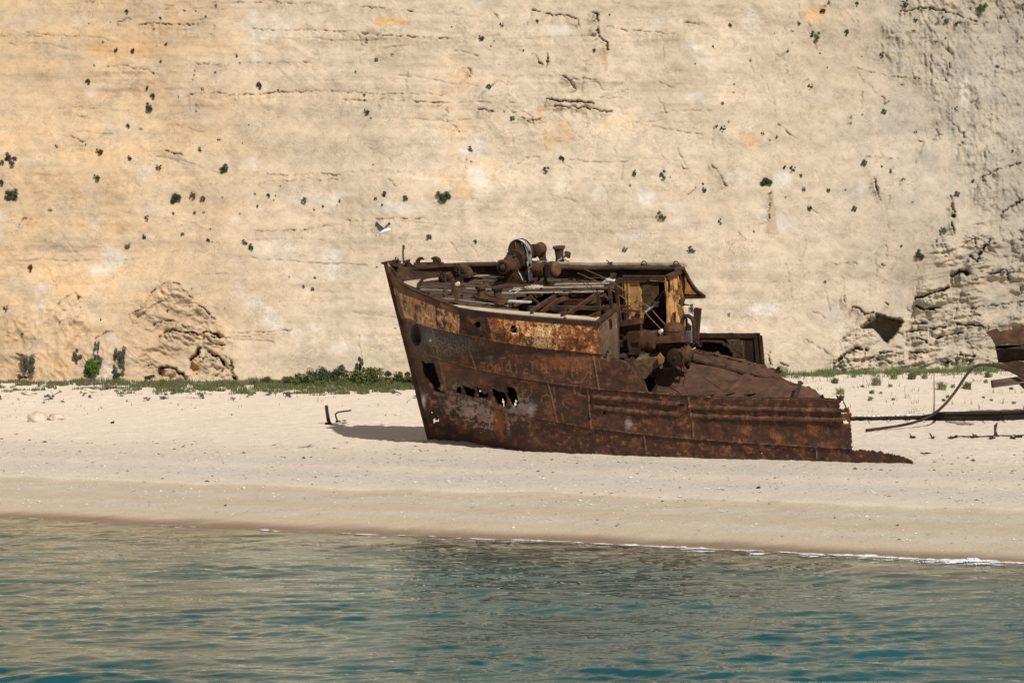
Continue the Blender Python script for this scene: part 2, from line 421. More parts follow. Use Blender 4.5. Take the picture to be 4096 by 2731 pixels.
V, q = compact(V, q)
t = NT("foam"); v = t.coord(); foam_mat = t.done(t.ramp(t.noise(v, 6, 4, .7), [(.3, (.50, .52, .53)), (.7, (.86, .88, .9))]), .5)
foam = np_mesh("foam", V, q, foam_mat); foam['kind'] = 'stuff'; foam['label'] = 'thin line of white foam where the sea meets the sand'

# ---- cliff
px = np.concatenate([-np.geomspace(9000, 160, 26), np.arange(-110, 4210, 4.1), 4096 + np.geomspace(170, 9000, 26)])
py = np.concatenate([-np.geomspace(5200, 160, 30), np.arange(-120, 1605, 4.0), [1625, 1660]])
CXg, CYg = np.meshgrid(px, py); MX = CXg * .01723; MY = CYg * .01723
cl = 148 + (1500 - CYg) * .0030
cl = cl - 1.5 * fbm(MX / 17, MY / 21, 3, 41) - .5 * fbm(MX / 5, MY / 5, 3, 42)
cl = cl - .22 * fbm(MX / 22, MY / 1.9, 5, 43, .55) * (1 - sstep(45, 60, MX)) * (.4 + .9 * sstep(-.3, .3, fbm(MX / 12, MY / 8, 2, 49)))
cl = cl - .11 * ridged(MX / 3.1, MY / 2.3, 5, 44, .6) * (.5 + sstep(-.3, .4, fbm(MX / 8, MY / 6, 2, 48)))
diag = MX * .75 + MY * .66; diag2 = -MX * .66 + MY * .75
cl = cl - .012 * ridged(diag / 2.6, diag2 / .55, 3, 46)
def soft(poly, n=60, seed=0, amp=50):
    x = CXg + amp * fbm(CXg / 160, CYg / 160, 3, seed + 900); y = CYg + amp * fbm(CXg / 160, CYg / 160, 3, seed + 950)
    m = inpoly(x, y, poly).astype(float)
    # soften by a few box passes
    for _ in range(max(1, n // 12)):
        m = (m + np.roll(m, 3, 0) + np.roll(m, -3, 0) + np.roll(m, 3, 1) + np.roll(m, -3, 1)) / 5
    return m
arch = soft(L(cD, [(860, 820), (1000, 720), (1080, 600), (1200, 560), (1340, 680), (1500, 820), (1560, 960), (1640, 1260), (960, 1260), (850, 1000)]), 130, 1, 90)
lowleft = soft([(0, 1290), (240, 1180), (330, 1260), (520, 1420), (560, 1540), (0, 1540)], 60, 2)
right = soft(L(cE, [(780, 1340), (880, 1110), (1060, 980), (1200, 900), (1430, 900), (1500, 740), (1560, 560), (1700, 330), (1900, 60), (2100, 200), (2500, 200), (2500, 1400), (780, 1400)]), 120, 3, 110)
topright = soft([(3330, -400), (3560, 0), (3480, 200), (3760, 420), (3900, 800), (4000, 1100), (5200, 1200), (5200, -3000), (3330, -3000)], 100, 4)
pm = .25 + .9 * sstep(-.35, .25, fbm(MX / 2.6, MY / 2.0, 3, 59))
archd = soft(L(cD, [(900, 830), (1010, 760), (1100, 700), (1330, 700), (1470, 840), (1540, 960), (1600, 1260), (980, 1260), (960, 1100), (1080, 950)]), 60, 1, 40)
cl = cl + archd * .45 - arch * pm * (.55 * ridged((MX + .5 * MY) / 2.6, (MY - .5 * MX) / 1.5, 6, 51, .62) + .12 * ridged(MX / .6, MY / .4, 4, 52, .65))
cl = cl - lowleft * (.5 * ridged(MX / 2.2, MY / 2.4, 4, 53, .6))
cl = cl - right * pm * (.66 * ridged((MX + MY * .5) / 3.6, (MY + MX * .16) / 1.0, 6, 54, .66) + .22 * ridged(MX / .7, MY / .32, 4, 57, .65))
cl = cl - topright * (.4 + .7 * pm) * (.36 * ridged(MX / 1.5, MY / 2.2, 6, 55, .68) + .14 * ridged(MX / .45, MY / .7, 4, 58, .65))
mid = np.exp(-(((CXg - 2230) / 330) ** 2 + ((CYg - 420) / 260) ** 2))
cl = cl - mid * .16 * ridged(MX / 1.5, MY / 1.0, 4, 56, .6)
# ledges: the rock above the traced line stands proud and throws a shadow; (line, overhang in metres, height it fades over)
LEDGES = [
 (L(cA, [(0, 250), (300, 252), (580, 257), (760, 278)]), .10, 40), (L(cA, [(800, 150), (910, 138)]), .2, 20), (L(cA, [(940, 178), (1100, 165), (1250, 180), (1380, 178)]), .22, 40),
 (L(cA, [(720, 468), (850, 460), (1010, 485), (1110, 540)]), .15, 40), (L(cA, [(1720, 205), (2000, 215), (2180, 208), (2352, 228)]), .13, 50),
 (L(cB, [(0, 222), (160, 235), (400, 255), (760, 272)]), .14, 50), (L(cA, [(1290, 655), (1480, 645), (1600, 665), (1900, 640), (2352, 632)]), .14, 40),
 (L(cB, [(0, 636), (300, 655), (600, 645), (680, 662), (745, 650)]), .13, 40), (L(cB, [(0, 692), (220, 697), (300, 690), (560, 712), (730, 712), (720, 770), (735, 800)]), .14, 24),
 (L(cA, [(1440, 25), (1900, 20), (2290, 42)]), .1, 30), (L(cB, [(120, 48), (280, 66), (510, 85)]), .14, 30), (L(cA, [(570, 22), (750, 28)]), .12, 20),
 (L(cA, [(1745, 1192), (2000, 1218), (2150, 1195), (2352, 1212)]), .12, 26), (L(cB, [(0, 1192), (220, 1180), (600, 1185)]), .08, 26), (L(cA, [(1780, 1262), (2120, 1245), (2352, 1240)]), .08, 20),
 (L(cB, [(1800, 180), (1950, 218), (2150, 225), (2310, 245)]), .14, 26), (L(cA, [(1740, 436), (1860, 438), (2090, 432), (2150, 438)]), .1, 18), (L(cA, [(1340, 443), (1480, 450), (1590, 458)]), .12, 16),
 (L(cA, [(510, 796), (640, 820), (790, 852)]), .1, 26), (L(cA, [(1120, 1040), (1200, 1062), (1265, 1078)]), .22, 24), (L(cA, [(480, 935), (530, 968), (600, 990)]), .16, 18),
 (L(cB, [(0, 1530), (200, 1520), (400, 1505), (600, 1510)]), .12, 26), (L(cD, [(1750, 225), (1950, 215), (2080, 212), (2180, 190), (2352, 172)]), .12, 24),
 (L(cB, [(1300, 70), (1450, 110), (1560, 110), (1620, 140), (1640, 200)]), .28, 30), (L(cB, [(1700, 95), (1755, 105), (1757, 180), (1762, 250), (1780, 275), (1815, 298), (1828, 350), (1850, 358)]), .5, 34),
 (L(cB, [(1322, 368), (1345, 425), (1380, 455), (1418, 482), (1425, 370)]), .32, 22), (L(cB, [(1400, 688), (1480, 700), (1580, 708), (1740, 715)]), .42, 30), (L(cB, [(1450, 735), (1560, 742), (1680, 750), (1780, 768), (1868, 775)]), .3, 22),
 (L(cB, [(1510, 525), (1560, 550), (1590, 595), (1618, 628)]), .3, 20), (L(cB, [(1265, 845), (1300, 850), (1345, 828)]), .3, 16), (L(cB, [(930, 755), (1000, 768), (1060, 775)]), .25, 20), (L(cB, [(1220, 815), (1290, 832), (1400, 815)]), .16, 14),
 (L(cB, [(700, 820), (760, 870), (805, 905)]), .14, 16), (L(cB, [(930, 680), (985, 640), (1030, 600), (1080, 560), (1120, 570)]), .14, 24), (L(cB, [(875, 470), (885, 540)]), .3, 12), (L(cB, [(1020, 65), (1055, 105), (1085, 140)]), .14, 12),
 # broken arch on the left
 (L(cD, [(880, 800), (1000, 735), (1040, 640), (1100, 590), (1210, 570), (1330, 690)]), .24, 34), (L(cD, [(1350, 720), (1440, 790), (1485, 835)]), .32, 30), (L(cD, [(1090, 965), (1130, 925), (1190, 900), (1250, 912), (1360, 930), (1420, 915), (1540, 945)]), .55, 40),
 (L(cD, [(1460, 930), (1530, 952), (1550, 955)]), .7, 22), (L(cD, [(1420, 945), (1450, 985), (1560, 1010)]), .3, 20), (L(cD, [(1310, 1128), (1360, 1065), (1398, 1012)]), .9, 40), (L(cD, [(1398, 1012), (1440, 1060), (1500, 1095), (1560, 1150), (1600, 1225), (1635, 1258)]), .85, 45),
 (L(cD, [(1090, 1165), (1130, 1160), (1200, 1170), (1250, 1205), (1290, 1248)]), .8, 40), (L(cD, [(980, 1150), (1040, 1145), (1090, 1165)]), .4, 26), (L(cD, [(1585, 1095), (1590, 1180), (1640, 1262)]), .5, 24), (L(cD, [(900, 850), (1010, 780), (1070, 720), (1150, 690)]), .18, 22),
 (L(cD, [(1040, 870), (1150, 830), (1260, 870), (1400, 900)]), .3, 20), (L(cD, [(1580, 918), (1900, 912), (2010, 895)]), .12, 20), (L(cD, [(1600, 945), (1750, 940), (2000, 925)]), .08, 14), (L(cD, [(370, 760), (420, 700), (520, 640), (560, 700)]), .16, 40), (L(cD, [(400, 860), (470, 820), (530, 815), (570, 740)]), .2, 30),
 (L(cD, [(40, 930), (75, 915)]), .3, 16), (L(cD, [(640, 970), (700, 930), (780, 905)]), .22, 20), (L(cD, [(60, 1060), (130, 1070), (160, 1110)]), .3, 24), (L(cD, [(110, 235), (130, 180), (170, 130), (215, 138)]), .16, 14),
 # cave and layered rock on the right
 (L(cE, [(985, 840), (1060, 868), (1090, 912), (1180, 890)]), .55, 30), (L(cE, [(1060, 1010), (1110, 965), (1180, 925)]), .6, 30), (L(cE, [(1178, 895), (1230, 905), (1300, 935), (1385, 950)]), .35, 30), (L(cE, [(860, 1120), (940, 1085), (1030, 1040)]), .45, 26),
 (L(cE, [(840, 1300), (910, 1250), (960, 1215), (1040, 1170), (1130, 1190)]), .85, 40), (L(cE, [(1200, 1200), (1380, 1205), (1590, 1200)]), .5, 26), (L(cE, [(1820, 1215), (1900, 1228), (1975, 1235)]), .7, 26), (L(cE, [(1450, 990), (1520, 975), (1590, 980)]), .6, 28), (L(cE, [(1130, 1240), (1230, 1265), (1300, 1285)]), .4, 20),
 (L(cE, [(1470, 780), (1540, 775), (1640, 735), (1770, 690)]), .75, 34), (L(cE, [(1770, 610), (1880, 565), (1900, 600)]), .9, 34), (L(cE, [(1480, 830), (1570, 870), (1690, 845)]), .6, 28), (L(cE, [(1900, 440), (1980, 490), (2040, 360), (2100, 320)]), .6, 34), (L(cE, [(1640, 1100), (1760, 1060), (1870, 1045)]), .45, 24),
 (L(cE, [(1660, 150), (1640, 130)]), .2, 12), (L(cE, [(1780, 165), (1785, 290)]), .4, 16), (L(cE, [(1650, 300), (1660, 400)]), .3, 14), (L(cE, [(1880, 290), (1950, 300), (1960, 380)]), .4, 20), (L(cE, [(340, 1180), (345, 1290), (370, 1300)]), .4, 18), (L(cE, [(410, 1270), (500, 1310)]), .25, 14), (L(cE, [(930, 740), (935, 860)]), .2, 14), (L(cE, [(1220, 490), (1250, 530)]), .4, 14),
 (L(cE, [(1240, 810), (1290, 835)]), .3, 16), (L(cE, [(1400, 1110), (1500, 1090), (1600, 1120)]), .35, 20), (L(cE, [(1690, 1270), (1780, 1280)]), .6, 24), (L(cE, [(2200, 540), (2220, 640)]), .4, 18), (L(cE, [(2310, 640), (2312, 740)]), .4, 18), (L(cE, [(1900, 920), (2010, 905)]), .4, 24),
 (L(cE, [(1860, 860), (2050, 840), (2350, 800)]), .3, 24), (L(cE, [(1400, 1040), (1620, 1020), (1830, 980), (2040, 1000)]), .4, 26), (L(cE, [(2020, 620), (2180, 560), (2344, 520)]), .3, 26),
 (L(cC, [(1150, 790), (1150, 880)]), .3, 12), (L(cC, [(1740, 830), (1745, 900), (1765, 975)]), .25, 14), (L(cC, [(1310, 1215), (1330, 1280), (1355, 1400)]), .3, 14), (L(cC, [(1830, 420), (1835, 495)]), .4, 12), (L(cC, [(1840, 1345), (1850, 1440), (1890, 1490)]), .45, 20), (L(cC, [(1930, 940), (1960, 900)]), .4, 12), (L(cC, [(1910, 980), (1930, 1015)]), .4, 12),
 (L(cC, [(990, 0), (1010, 50)]), .3, 20), (L(cC, [(1480, 90), (1700, 60), (1900, 110), (2030, 160)]), .3, 40), (L(cC, [(1450, 1145), (1430, 1190)]), .4, 12), (L(cC, [(1480, 1265), (1540, 1240)]), .2, 12), (L(cC, [(180, 1130), (240, 1190), (300, 1300)]), .18, 20), (L(cC, [(2060, 1240), (2150, 1180), (2340, 1130)]), .3, 30), (L(cC, [(2190, 1480), (2352, 1380)]), .4, 30), (L(cC, [(0, 160), (150, 170)]), .15, 24), (L(cC, [(1180, 470), (1400, 530), (1650, 550)]), .12, 20), (L(cC, [(1250, 1080), (1500, 1110)]), .12, 20), (L(cC, [(600, 1310), (590, 1450), (580, 1550)]), .2, 16),
]
for li, (pts, A, fade) in enumerate(LEDGES):
    x = CXg + 7 * perlin(CXg / 26, CYg / 26, 300) + 3 * perlin(CXg / 9, CYg / 9, 302); y = CYg + 7 * perlin(CXg / 26, CYg / 26, 301) + 3 * perlin(CXg / 9, CYg / 9, 303)
    sub = (CXg > min(p[0] for p in pts) - 160) & (CXg < max(p[0] for p in pts) + 160) & (CYg > min(p[1] for p in pts) - 160) & (CYg < max(p[1] for p in pts) + 160)
    ii = np.where(sub); xs, ys = x[ii], y[ii]
    d, sg, ar = pdist(xs, ys, pts, 150)
    mod = .68 + .85 * perlin(ar / 32, ar * 0 + li * 1.7, 5) + .5 * perlin(ar / 9, ar * 0 + li * 2.3, 6); above = (sg < 0) if pts[-1][0] >= pts[0][0] else (sg > 0)
    if abs(pts[-1][1] - pts[0][1]) > 2.5 * abs(pts[-1][0] - pts[0][0]): above = (sg < 0) if pts[-1][1] > pts[0][1] else (sg > 0)
    tl = sum(math.hypot(b[0] - a[0], b[1] - a[1]) for a, b in zip(pts[:-1], pts[1:]))
    endf = sstep(0, 12, ar) * sstep(0, 12, tl - ar)
    k = 2.0 * min(A, .9) * np.clip(mod, .0, 1.2) * endf
    bulge = np.where(above, np.exp(-(d / fade) ** 1.4), 0) * k * .42
    cut = np.where(~above, np.exp(-(d / (2.6 + A * 7)) ** 2), 0) * k * 1.0
    cl[ii] += -bulge + cut
# the overhang above the small cave
hole = inpoly(CXg + 3 * perlin(CXg / 12, CYg / 12, 7), CYg + 3 * perlin(CXg / 12, CYg / 12, 8), L(cE, [(1065, 1012), (1120, 968), (1180, 925), (1186, 890), (1290, 925), (1396, 948), (1335, 1050), (1266, 1126), (1236, 1095), (1200, 1045), (1160, 1008), (1110, 1005)])).astype(float)
for _ in range(1): hole = (hole + np.roll(hole, 1, 0) + np.roll(hole, -1, 0) + np.roll(hole, 1, 1) + np.roll(hole, -1, 1)) / 5
cl = cl + hole * 3.2
for (x0, y0, rx, ry, dp) in ((cD(1110, 1185) + (12, 20, 1.2)), (cD(1240, 1200) + (10, 8, .8)), (cC(1865, 1490) + (8, 8, .8)), (cE(1890, 575) + (14, 12, .7)), (cD(1500, 945) + (22, 6, .5)), (cC(2165, 465) + (8, 6, .4)), (cE(1740, 1290) + (30, 12, .5))):
    cl = cl + dp * np.exp(-(((CXg - x0) / rx) ** 2 + ((CYg - y0) / ry) ** 2) ** 2)
# fine cracks and bedding lines wandering over the face
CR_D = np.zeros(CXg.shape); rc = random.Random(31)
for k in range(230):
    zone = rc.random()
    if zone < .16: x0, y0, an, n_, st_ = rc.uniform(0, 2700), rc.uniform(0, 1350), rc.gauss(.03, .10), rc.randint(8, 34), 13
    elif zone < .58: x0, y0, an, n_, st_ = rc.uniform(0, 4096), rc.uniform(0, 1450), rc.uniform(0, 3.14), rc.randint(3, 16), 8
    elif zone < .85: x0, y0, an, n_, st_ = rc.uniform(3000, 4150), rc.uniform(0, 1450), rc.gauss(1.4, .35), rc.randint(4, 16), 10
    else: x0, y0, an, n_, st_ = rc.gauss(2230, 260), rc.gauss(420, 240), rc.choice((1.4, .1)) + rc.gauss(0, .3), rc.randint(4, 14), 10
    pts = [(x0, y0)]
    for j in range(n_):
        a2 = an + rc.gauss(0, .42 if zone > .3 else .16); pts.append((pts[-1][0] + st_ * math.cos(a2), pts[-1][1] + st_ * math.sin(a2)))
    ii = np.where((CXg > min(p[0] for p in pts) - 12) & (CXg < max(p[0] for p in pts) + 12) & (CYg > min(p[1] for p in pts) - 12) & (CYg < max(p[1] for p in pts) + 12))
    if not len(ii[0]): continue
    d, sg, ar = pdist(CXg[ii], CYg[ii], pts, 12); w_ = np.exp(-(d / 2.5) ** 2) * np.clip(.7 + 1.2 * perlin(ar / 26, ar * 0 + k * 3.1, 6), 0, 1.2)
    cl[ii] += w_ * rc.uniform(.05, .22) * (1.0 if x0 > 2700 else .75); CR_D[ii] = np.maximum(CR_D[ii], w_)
CLY = cl
def cliffY(x, y):
    i = int(np.clip(np.searchsorted(px, x), 1, len(px) - 1)); j = int(np.clip(np.searchsorted(py, y), 1, len(py) - 1))
    return float(min(CLY[j, i], CLY[j - 1, i], CLY[j, i - 1], CLY[j - 1, i - 1]))
# pigment of the rock, with shade painted into cracks, ledges and rough areas
CREAM = np.array([.492, .403, .302]); ORANGE = np.array([.505, .332, .178]); GREY = np.array([.335, .30, .25]); WHITE = np.array([.54, .49, .43]); PINK = np.array([.43, .33, .24])
f1 = fbm(MX / 9, MY / 7, 4, 61); f2 = fbm(MX / 3, MY / 2, 4, 62); f3 = fbm(MX / 1.2, MY / .9, 3, 63); fs = fbm(MX / 12, MY / 1.6, 3, 64)
cc = np.zeros(CXg.shape + (3,)) + CREAM
def layc(w, colr):
    global cc
    w = np.clip(w, 0, 1)[..., None]; cc = cc * (1 - w) + colr * w
lf = sstep(1500, 300, CXg + 420 * f1)
layc(lf * (.55 + .6 * f2 + .25 * fs), ORANGE)
layc(sstep(.18, .5, f1 + .5 * f2) * .45 * (1 - sstep(2700, 3300, CXg)), ORANGE)
layc(sstep(.05, .5, f2 + .3 * f3) * .35, PINK)
layc(sstep(.2, .55, fbm(MX / 5, MY / 3.5, 3, 66) + .3 * f3) * .6, WHITE)
gm = sstep(2900, 3900, CXg + 500 * f1) * (.5 + .5 * sstep(-.3, .4, fbm(MX / 1.2, MY / 5, 4, 67)))
layc(gm * .8, GREY); layc(topright * .45 * sstep(-.4, .3, f3 + f2), GREY * .85); layc(sstep(3850, 4096, CXg) * .5, GREY * .9)
for (x0, y0, rx, ry, k) in ((2580, 790, 40, 45, .8), (3053, 1235, 80, 35, 1), (3130, 720, 48, 40, .9), (2790, 1330, 60, 60, .6), (3000, 1060, 60, 12, .6), (2700, 850, 60, 60, .4), (1230, 800, 90, 30, .5), (1580, 830, 150, 26, .5), (2230, 120, 60, 40, .5), (3000, 90, 60, 50, .5), (3860, 380, 26, 80, .6), (1100, 1000, 120, 60, .4)):
    layc(k * sstep(1.1, .5, np.hypot((CXg - x0) / rx, (CYg - y0) / ry) + .5 * f3), WHITE * 1.06)
for (x0, y0, rx, ry, k) in ((2165, 460, 14, 30, .8), (2415, 225, 22, 50, .6), (2265, 520, 40, 60, .5), (1560, 90, 90, 24, .7), (3260, 60, 60, 50, .6), (500, 200, 200, 60, .5), (2200, 560, 40, 50, .4), (3000, 560, 60, 40, .4), (780, 1460, 25, 40, .7), (250, 1480, 60, 60, .5)):
    layc(k * sstep(1.1, .4, np.hypot((CXg - x0) / rx, (CYg - y0) / ry) + .6 * f3), np.array([.55, .33, .15]))
layc(.7 * inpoly(CXg + 6 * f3, CYg, [(3070, 770), (3092, 765), (3108, 900), (3120, 940), (3060, 935), (3074, 860)]) , np.array([.36, .27, .19]))
layc((arch * .35 * pm + lowleft * .2) * sstep(-.2, .4, f3), np.array([.47, .36, .24])); layc(right * .35 * sstep(-.2, .3, f3), np.array([.46, .37, .27]))  # rough areas browned to stand for the shade in their fine relief
layc(CR_D * .22, np.array([.25, .18, .12]))  # crack lines darkened: dirt together with painted crevice shade
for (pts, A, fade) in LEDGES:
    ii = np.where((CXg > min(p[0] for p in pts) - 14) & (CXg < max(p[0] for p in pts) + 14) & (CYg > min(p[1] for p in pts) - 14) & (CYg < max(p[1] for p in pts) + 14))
    d, sg, ar = pdist(CXg[ii] + 4 * f3[ii], CYg[ii] + 6 * f2[ii], pts, 14); w_ = (np.exp(-(d / 4.5) ** 2) * .30 * sstep(-.3, .2, f3[ii] + .2))[..., None]; cc[ii] = cc[ii] * (1 - w_) + np.array([.26, .19, .125]) * w_  # dark tone along each ledge line, part dirt and part painted shade
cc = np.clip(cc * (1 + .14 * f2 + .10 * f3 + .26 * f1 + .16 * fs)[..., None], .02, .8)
t = NT("limestone"); v = t.coord(); at = t.n('ShaderNodeVertexColor', layer_name="Col")
va = t.coord((1, 1, 1.6)); vd = t.coord((1, 1, 1.15), rot=(0, R(38), 0))
g1 = t.noise(vd, 1.5, 7, .68, .5); g2 = t.noise(va, 5, 5, .72, .3); g3 = t.noise(v, 22, 3, .7)
cm = t.mix(1.0, at.outputs[0], t.ramp(g1, [(.30, .80), (.5, 1.0), (.70, 1.13)]), 'MULTIPLY')
cm = t.mix(1.0, cm, t.ramp(g3, [(.25, .86), (.5, 1.0), (.75, 1.1)]), 'MULTIPLY')
vein = t.ramp(t.noise(vd, 2.1, 6, .6, 1.2), [(.478, 1.0), (.495, .58), (.503, .58), (.52, 1.0)]); cm = t.mix(t.ramp(t.noise(vd, .5, 3, .6), [(.42, .1), (.6, .95)]), cm, t.mix(1.0, cm, vein, 'MULTIPLY'))
pits = t.ramp(t.noise(va, 6, 5, .8), [(.29, .35), (.36, 1.0)]); cm = t.mix(.7, cm, t.mix(1.0, cm, pits, 'MULTIPLY'))
bmp = t.bump(t.math('ADD', t.math('MULTIPLY', g1, .6), t.math('ADD', t.math('MULTIPLY', g2, .5), t.math('MULTIPLY', g3, .25))), .42, .15)
cliff_mat = t.done(cm, .95, bmp, .1)
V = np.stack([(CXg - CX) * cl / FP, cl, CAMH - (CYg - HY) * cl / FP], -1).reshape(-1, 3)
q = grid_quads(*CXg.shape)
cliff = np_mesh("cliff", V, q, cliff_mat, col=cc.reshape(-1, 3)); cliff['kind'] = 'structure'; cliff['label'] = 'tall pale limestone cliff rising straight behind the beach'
# ================================================================ THE WRECK
yaw, heel, pit = R(33), R(14.5), .08
SA = Vector((math.cos(yaw), -math.sin(yaw), -pit)).normalized()
ST = Vector((math.sin(yaw) * math.cos(heel), math.cos(yaw) * math.cos(heel), math.sin(heel))); ST = (ST - SA * ST.dot(SA)).normalized()
SN = SA.cross(ST)
SO = V3(1840, 1236, 104.8) + ST * 4.1                     # u aft, v to the far side, w up, measured on the slanting fore deck
SM = Matrix(((SA.x, ST.x, SN.x, SO.x), (SA.y, ST.y, SN.y, SO.y), (SA.z, ST.z, SN.z, SO.z), (0, 0, 0, 1)))
def S(u, v, w): return SO + SA * u + ST * v + SN * w
def hitp(p, n, val):
    d = Vector(((p[0] - CX) / FP, 1, -(p[1] - HY) / FP)); C = Vector((0, 0, CAMH))
    return C + d * ((val - (C - SO).dot(n)) / d.dot(n))
def onw(p, w=0): return hitp(p, SN, w)
def onv(p, v): return hitp(p, ST, v)
def onu(p, u): return hitp(p, SA, u)
def uvw(P): q = P - SO; return q.dot(SA), q.dot(ST), q.dot(SN)

wreck = thing("shipwreck", "large rusty shipwreck sunk in the sand, leaning seawards, graffiti scratched on its side", "shipwreck", M=SM)

HBU = [0, .4, 1.5, 2.9, 4.9, 5.9, 7.4, 10.6, 40]; HBT = [0, .2, 1.45, 2.75, 3.9, 4.15, 4.3, 4.5, 4.6]
HLU = [0, 2, 5, 9, 14, 40]; HLB = [0, .5, 1.9, 3.3, 4.0, 4.3]
def half_breadth(u, w):
    ue = np.maximum(0, u - np.interp(-w, [-1.13, 8.4, 20], [-7.3, -5.42, -3.2]))
    f = np.clip(-w / 7.5, 0, 1) ** 1.25
    return np.interp(ue, HBU, HBT) * (1 - f) + np.interp(ue, HLU, HLB) * f
aA, aT, aN, aO = (np.array(x) for x in (SA, ST, SN, SO))
def hull_points(x, y, side):
    """3-D points of the hull shell (side -1 near the sea, +1 landward) seen through photo points x, y"""
    d = np.stack([(x - CX) / FP, np.ones_like(x), -(y - HY) / FP], -1); C = np.array([0, 0, CAMH]); v = np.zeros_like(x)
    for _ in range(45):
        k = (v - (C - aO) @ aT) / (d @ aT); P = C + d * k[..., None]
        u = (P - aO) @ aA; w = (P - aO) @ aN
        v = .5 * v + .5 * side * half_breadth(u, w)
    return P
def shell(name, outline, holes, side, step, mat, colfn=None, dispfn=None, x0=None, warp=2.0, parent=None, seed=0):
    xs = np.arange(min(p[0] for p in outline) - 6, max(p[0] for p in outline) + 6, step); ys = np.arange(min(p[1] for p in outline) - 6, max(p[1] for p in outline) + 6, step)
    X, Y = np.meshgrid(xs, ys); Xc = X + step / 2; Yc = Y + step / 2
    wp = warp * (1 + 4.5 * sstep(3280, 3400, Xc)); xw = Xc + wp * (perlin(Xc / 14, Yc / 14, seed + 1) + .6 * perlin(Xc / 5, Yc / 5, seed + 6)); yw = Yc + wp * (perlin(Xc / 14, Yc / 14, seed + 2) + .6 * perlin(Xc / 5, Yc / 5, seed + 7)) * (Yc < 1830)
    m = inpoly(xw, yw, outline)
    xh = Xc + 3.0 * perlin(Xc / 11, Yc / 11, seed + 3); yh = Yc + 3.0 * perlin(Xc / 11, Yc / 11, seed + 4)
    for h in holes: m &= ~inpoly(xh, yh, h)
    P = hull_points(X, Y, side)
    if dispfn is not None: P = P + dispfn(X, Y)[..., None] * (-aT * 1.0 if side < 0 else aT)
    c = colfn(X, Y) if colfn else None
    q = grid_quads(*X.shape, mask=m)
    if side > 0: q = q[:, ::-1]
    V = P.reshape(-1, 3)
    if c is not None: V, q, c = compact(V, q, c.reshape(-1, 3))
    else: V, q = compact(V, q)
    o = np_mesh(name, V, q, mat, parent or wreck, col=c)
    sl = o.modifiers.new("thickness", 'SOLIDIFY'); sl.thickness = .045; sl.offset = 1.0 if side > 0 else -1.0
    return o
def ell(c, x, y, rx, ry, n=14): return [c(x + rx * math.cos(2 * math.pi * k / n), y + ry * math.sin(2 * math.pi * k / n)) for k in range(n)]

NEAR = L(c1, [(88, 350), (110, 338), (150, 395), (200, 478), (250, 545), (330, 592), (430, 640), (560, 692), (700, 748), (800, 790), (1000, 822), (1300, 856), (1600, 882), (1900, 905), (2092, 918), (2112, 1010)]) + \
    L(c2, [(262, 1060), (300, 1085), (400, 1080), (470, 1097), (540, 1165), (620, 1285), (690, 1372), (730, 1392), (1100, 1420), (1480, 1442), (2100, 1448), (2352, 1452)]) + \
    L(c4, [(1560, 485), (1692, 490), (1680, 545), (1748, 560), (1770, 600), (1768, 720), (1783, 860), (1772, 876), (1950, 888), (2080, 905), (2175, 935), (2250, 962), (2283, 1008), (2200, 1060), (1500, 1050), (500, 1010), (0, 990)]) + \
    L(c3, [(1500, 1260), (470, 1230), (478, 1180), (462, 1085), (380, 690), (300, 400), (195, 0)])
H_NEAR = [L(c3, p) for p in ([(400, 405), (432, 432), (500, 432), (532, 520), (558, 600), (566, 630), (522, 652), (492, 610), (430, 545), (405, 470)],
    [(495, 640), (560, 660), (630, 690), (600, 690), (520, 668)],
    [(695, 660), (720, 625), (742, 640), (748, 690), (700, 680)], [(750, 616), (800, 640), (862, 655), (856, 726), (790, 705)], [(870, 628), (900, 655), (925, 690), (976, 690), (962, 725), (892, 728)],
    [(996, 645), (1060, 672), (1102, 682), (1126, 720), (1130, 800), (1102, 812), (1045, 765), (1012, 705)], [(1128, 632), (1180, 638), (1212, 685), (1226, 780), (1210, 815), (1160, 770), (1130, 700)],
    [(470, 848), (490, 852), (486, 868)], [(490, 905), (515, 905), (520, 925), (545, 908), (548, 935), (520, 935), (500, 950)], [(655, 998), (664, 1000), (660, 1010)])] + \
    [ell(c3, 877, 103, 25, 29), ell(c3, 1182, 143, 30, 32), ell(c3, 1960, 857, 13, 13), ell(c3, 1833, 908, 10, 12), ell(c1, 1008, 1040, 11, 9), ell(c4, 436, 533, 24, 15), ell(c4, 462, 588, 9, 10), ell(c4, 430, 655, 14, 6), ell(c4, 522, 575, 8, 11), ell(c4, 420, 706, 6, 7), ell(c4, 1073, 585, 6, 9), ell(c4, 1735, 660, 20, 18), ell(c4, 1720, 590, 26, 4), ell(c4, 722, 566, 4, 6), ell(c4, 1072, 905, 5, 10), ell(c4, 1272, 890, 5, 6)]
SEAMS = [L(c3, [(300, 52), (420, 112), (700, 180), (1020, 245), (1400, 300), (1945, 358)]),
         L(c3, [(480, 372), (500, 382), (850, 480), (1150, 545), (1500, 605), (1900, 655), (2352, 690), (2900, 725), (3900, 760)])[:8],
         L(c3, [(500, 655), (620, 692), (790, 715), (985, 800), (1200, 870), (1550, 935), (1850, 990), (2352, 1050)]) + L(c4, [(500, 795), (1100, 838), (1790, 874)])]
BELTS = [L(c3, [(1870, 722), (2352, 757)]) + L(c4, [(200, 506), (420, 522)]), L(c3, [(1880, 808), (2352, 862)]) + L(c4, [(200, 584), (420, 604)]),
         L(c4, [(508, 545), (900, 556), (1400, 566), (1710, 572)]), L(c4, [(520, 612), (900, 628), (1400, 640), (1755, 645)])]
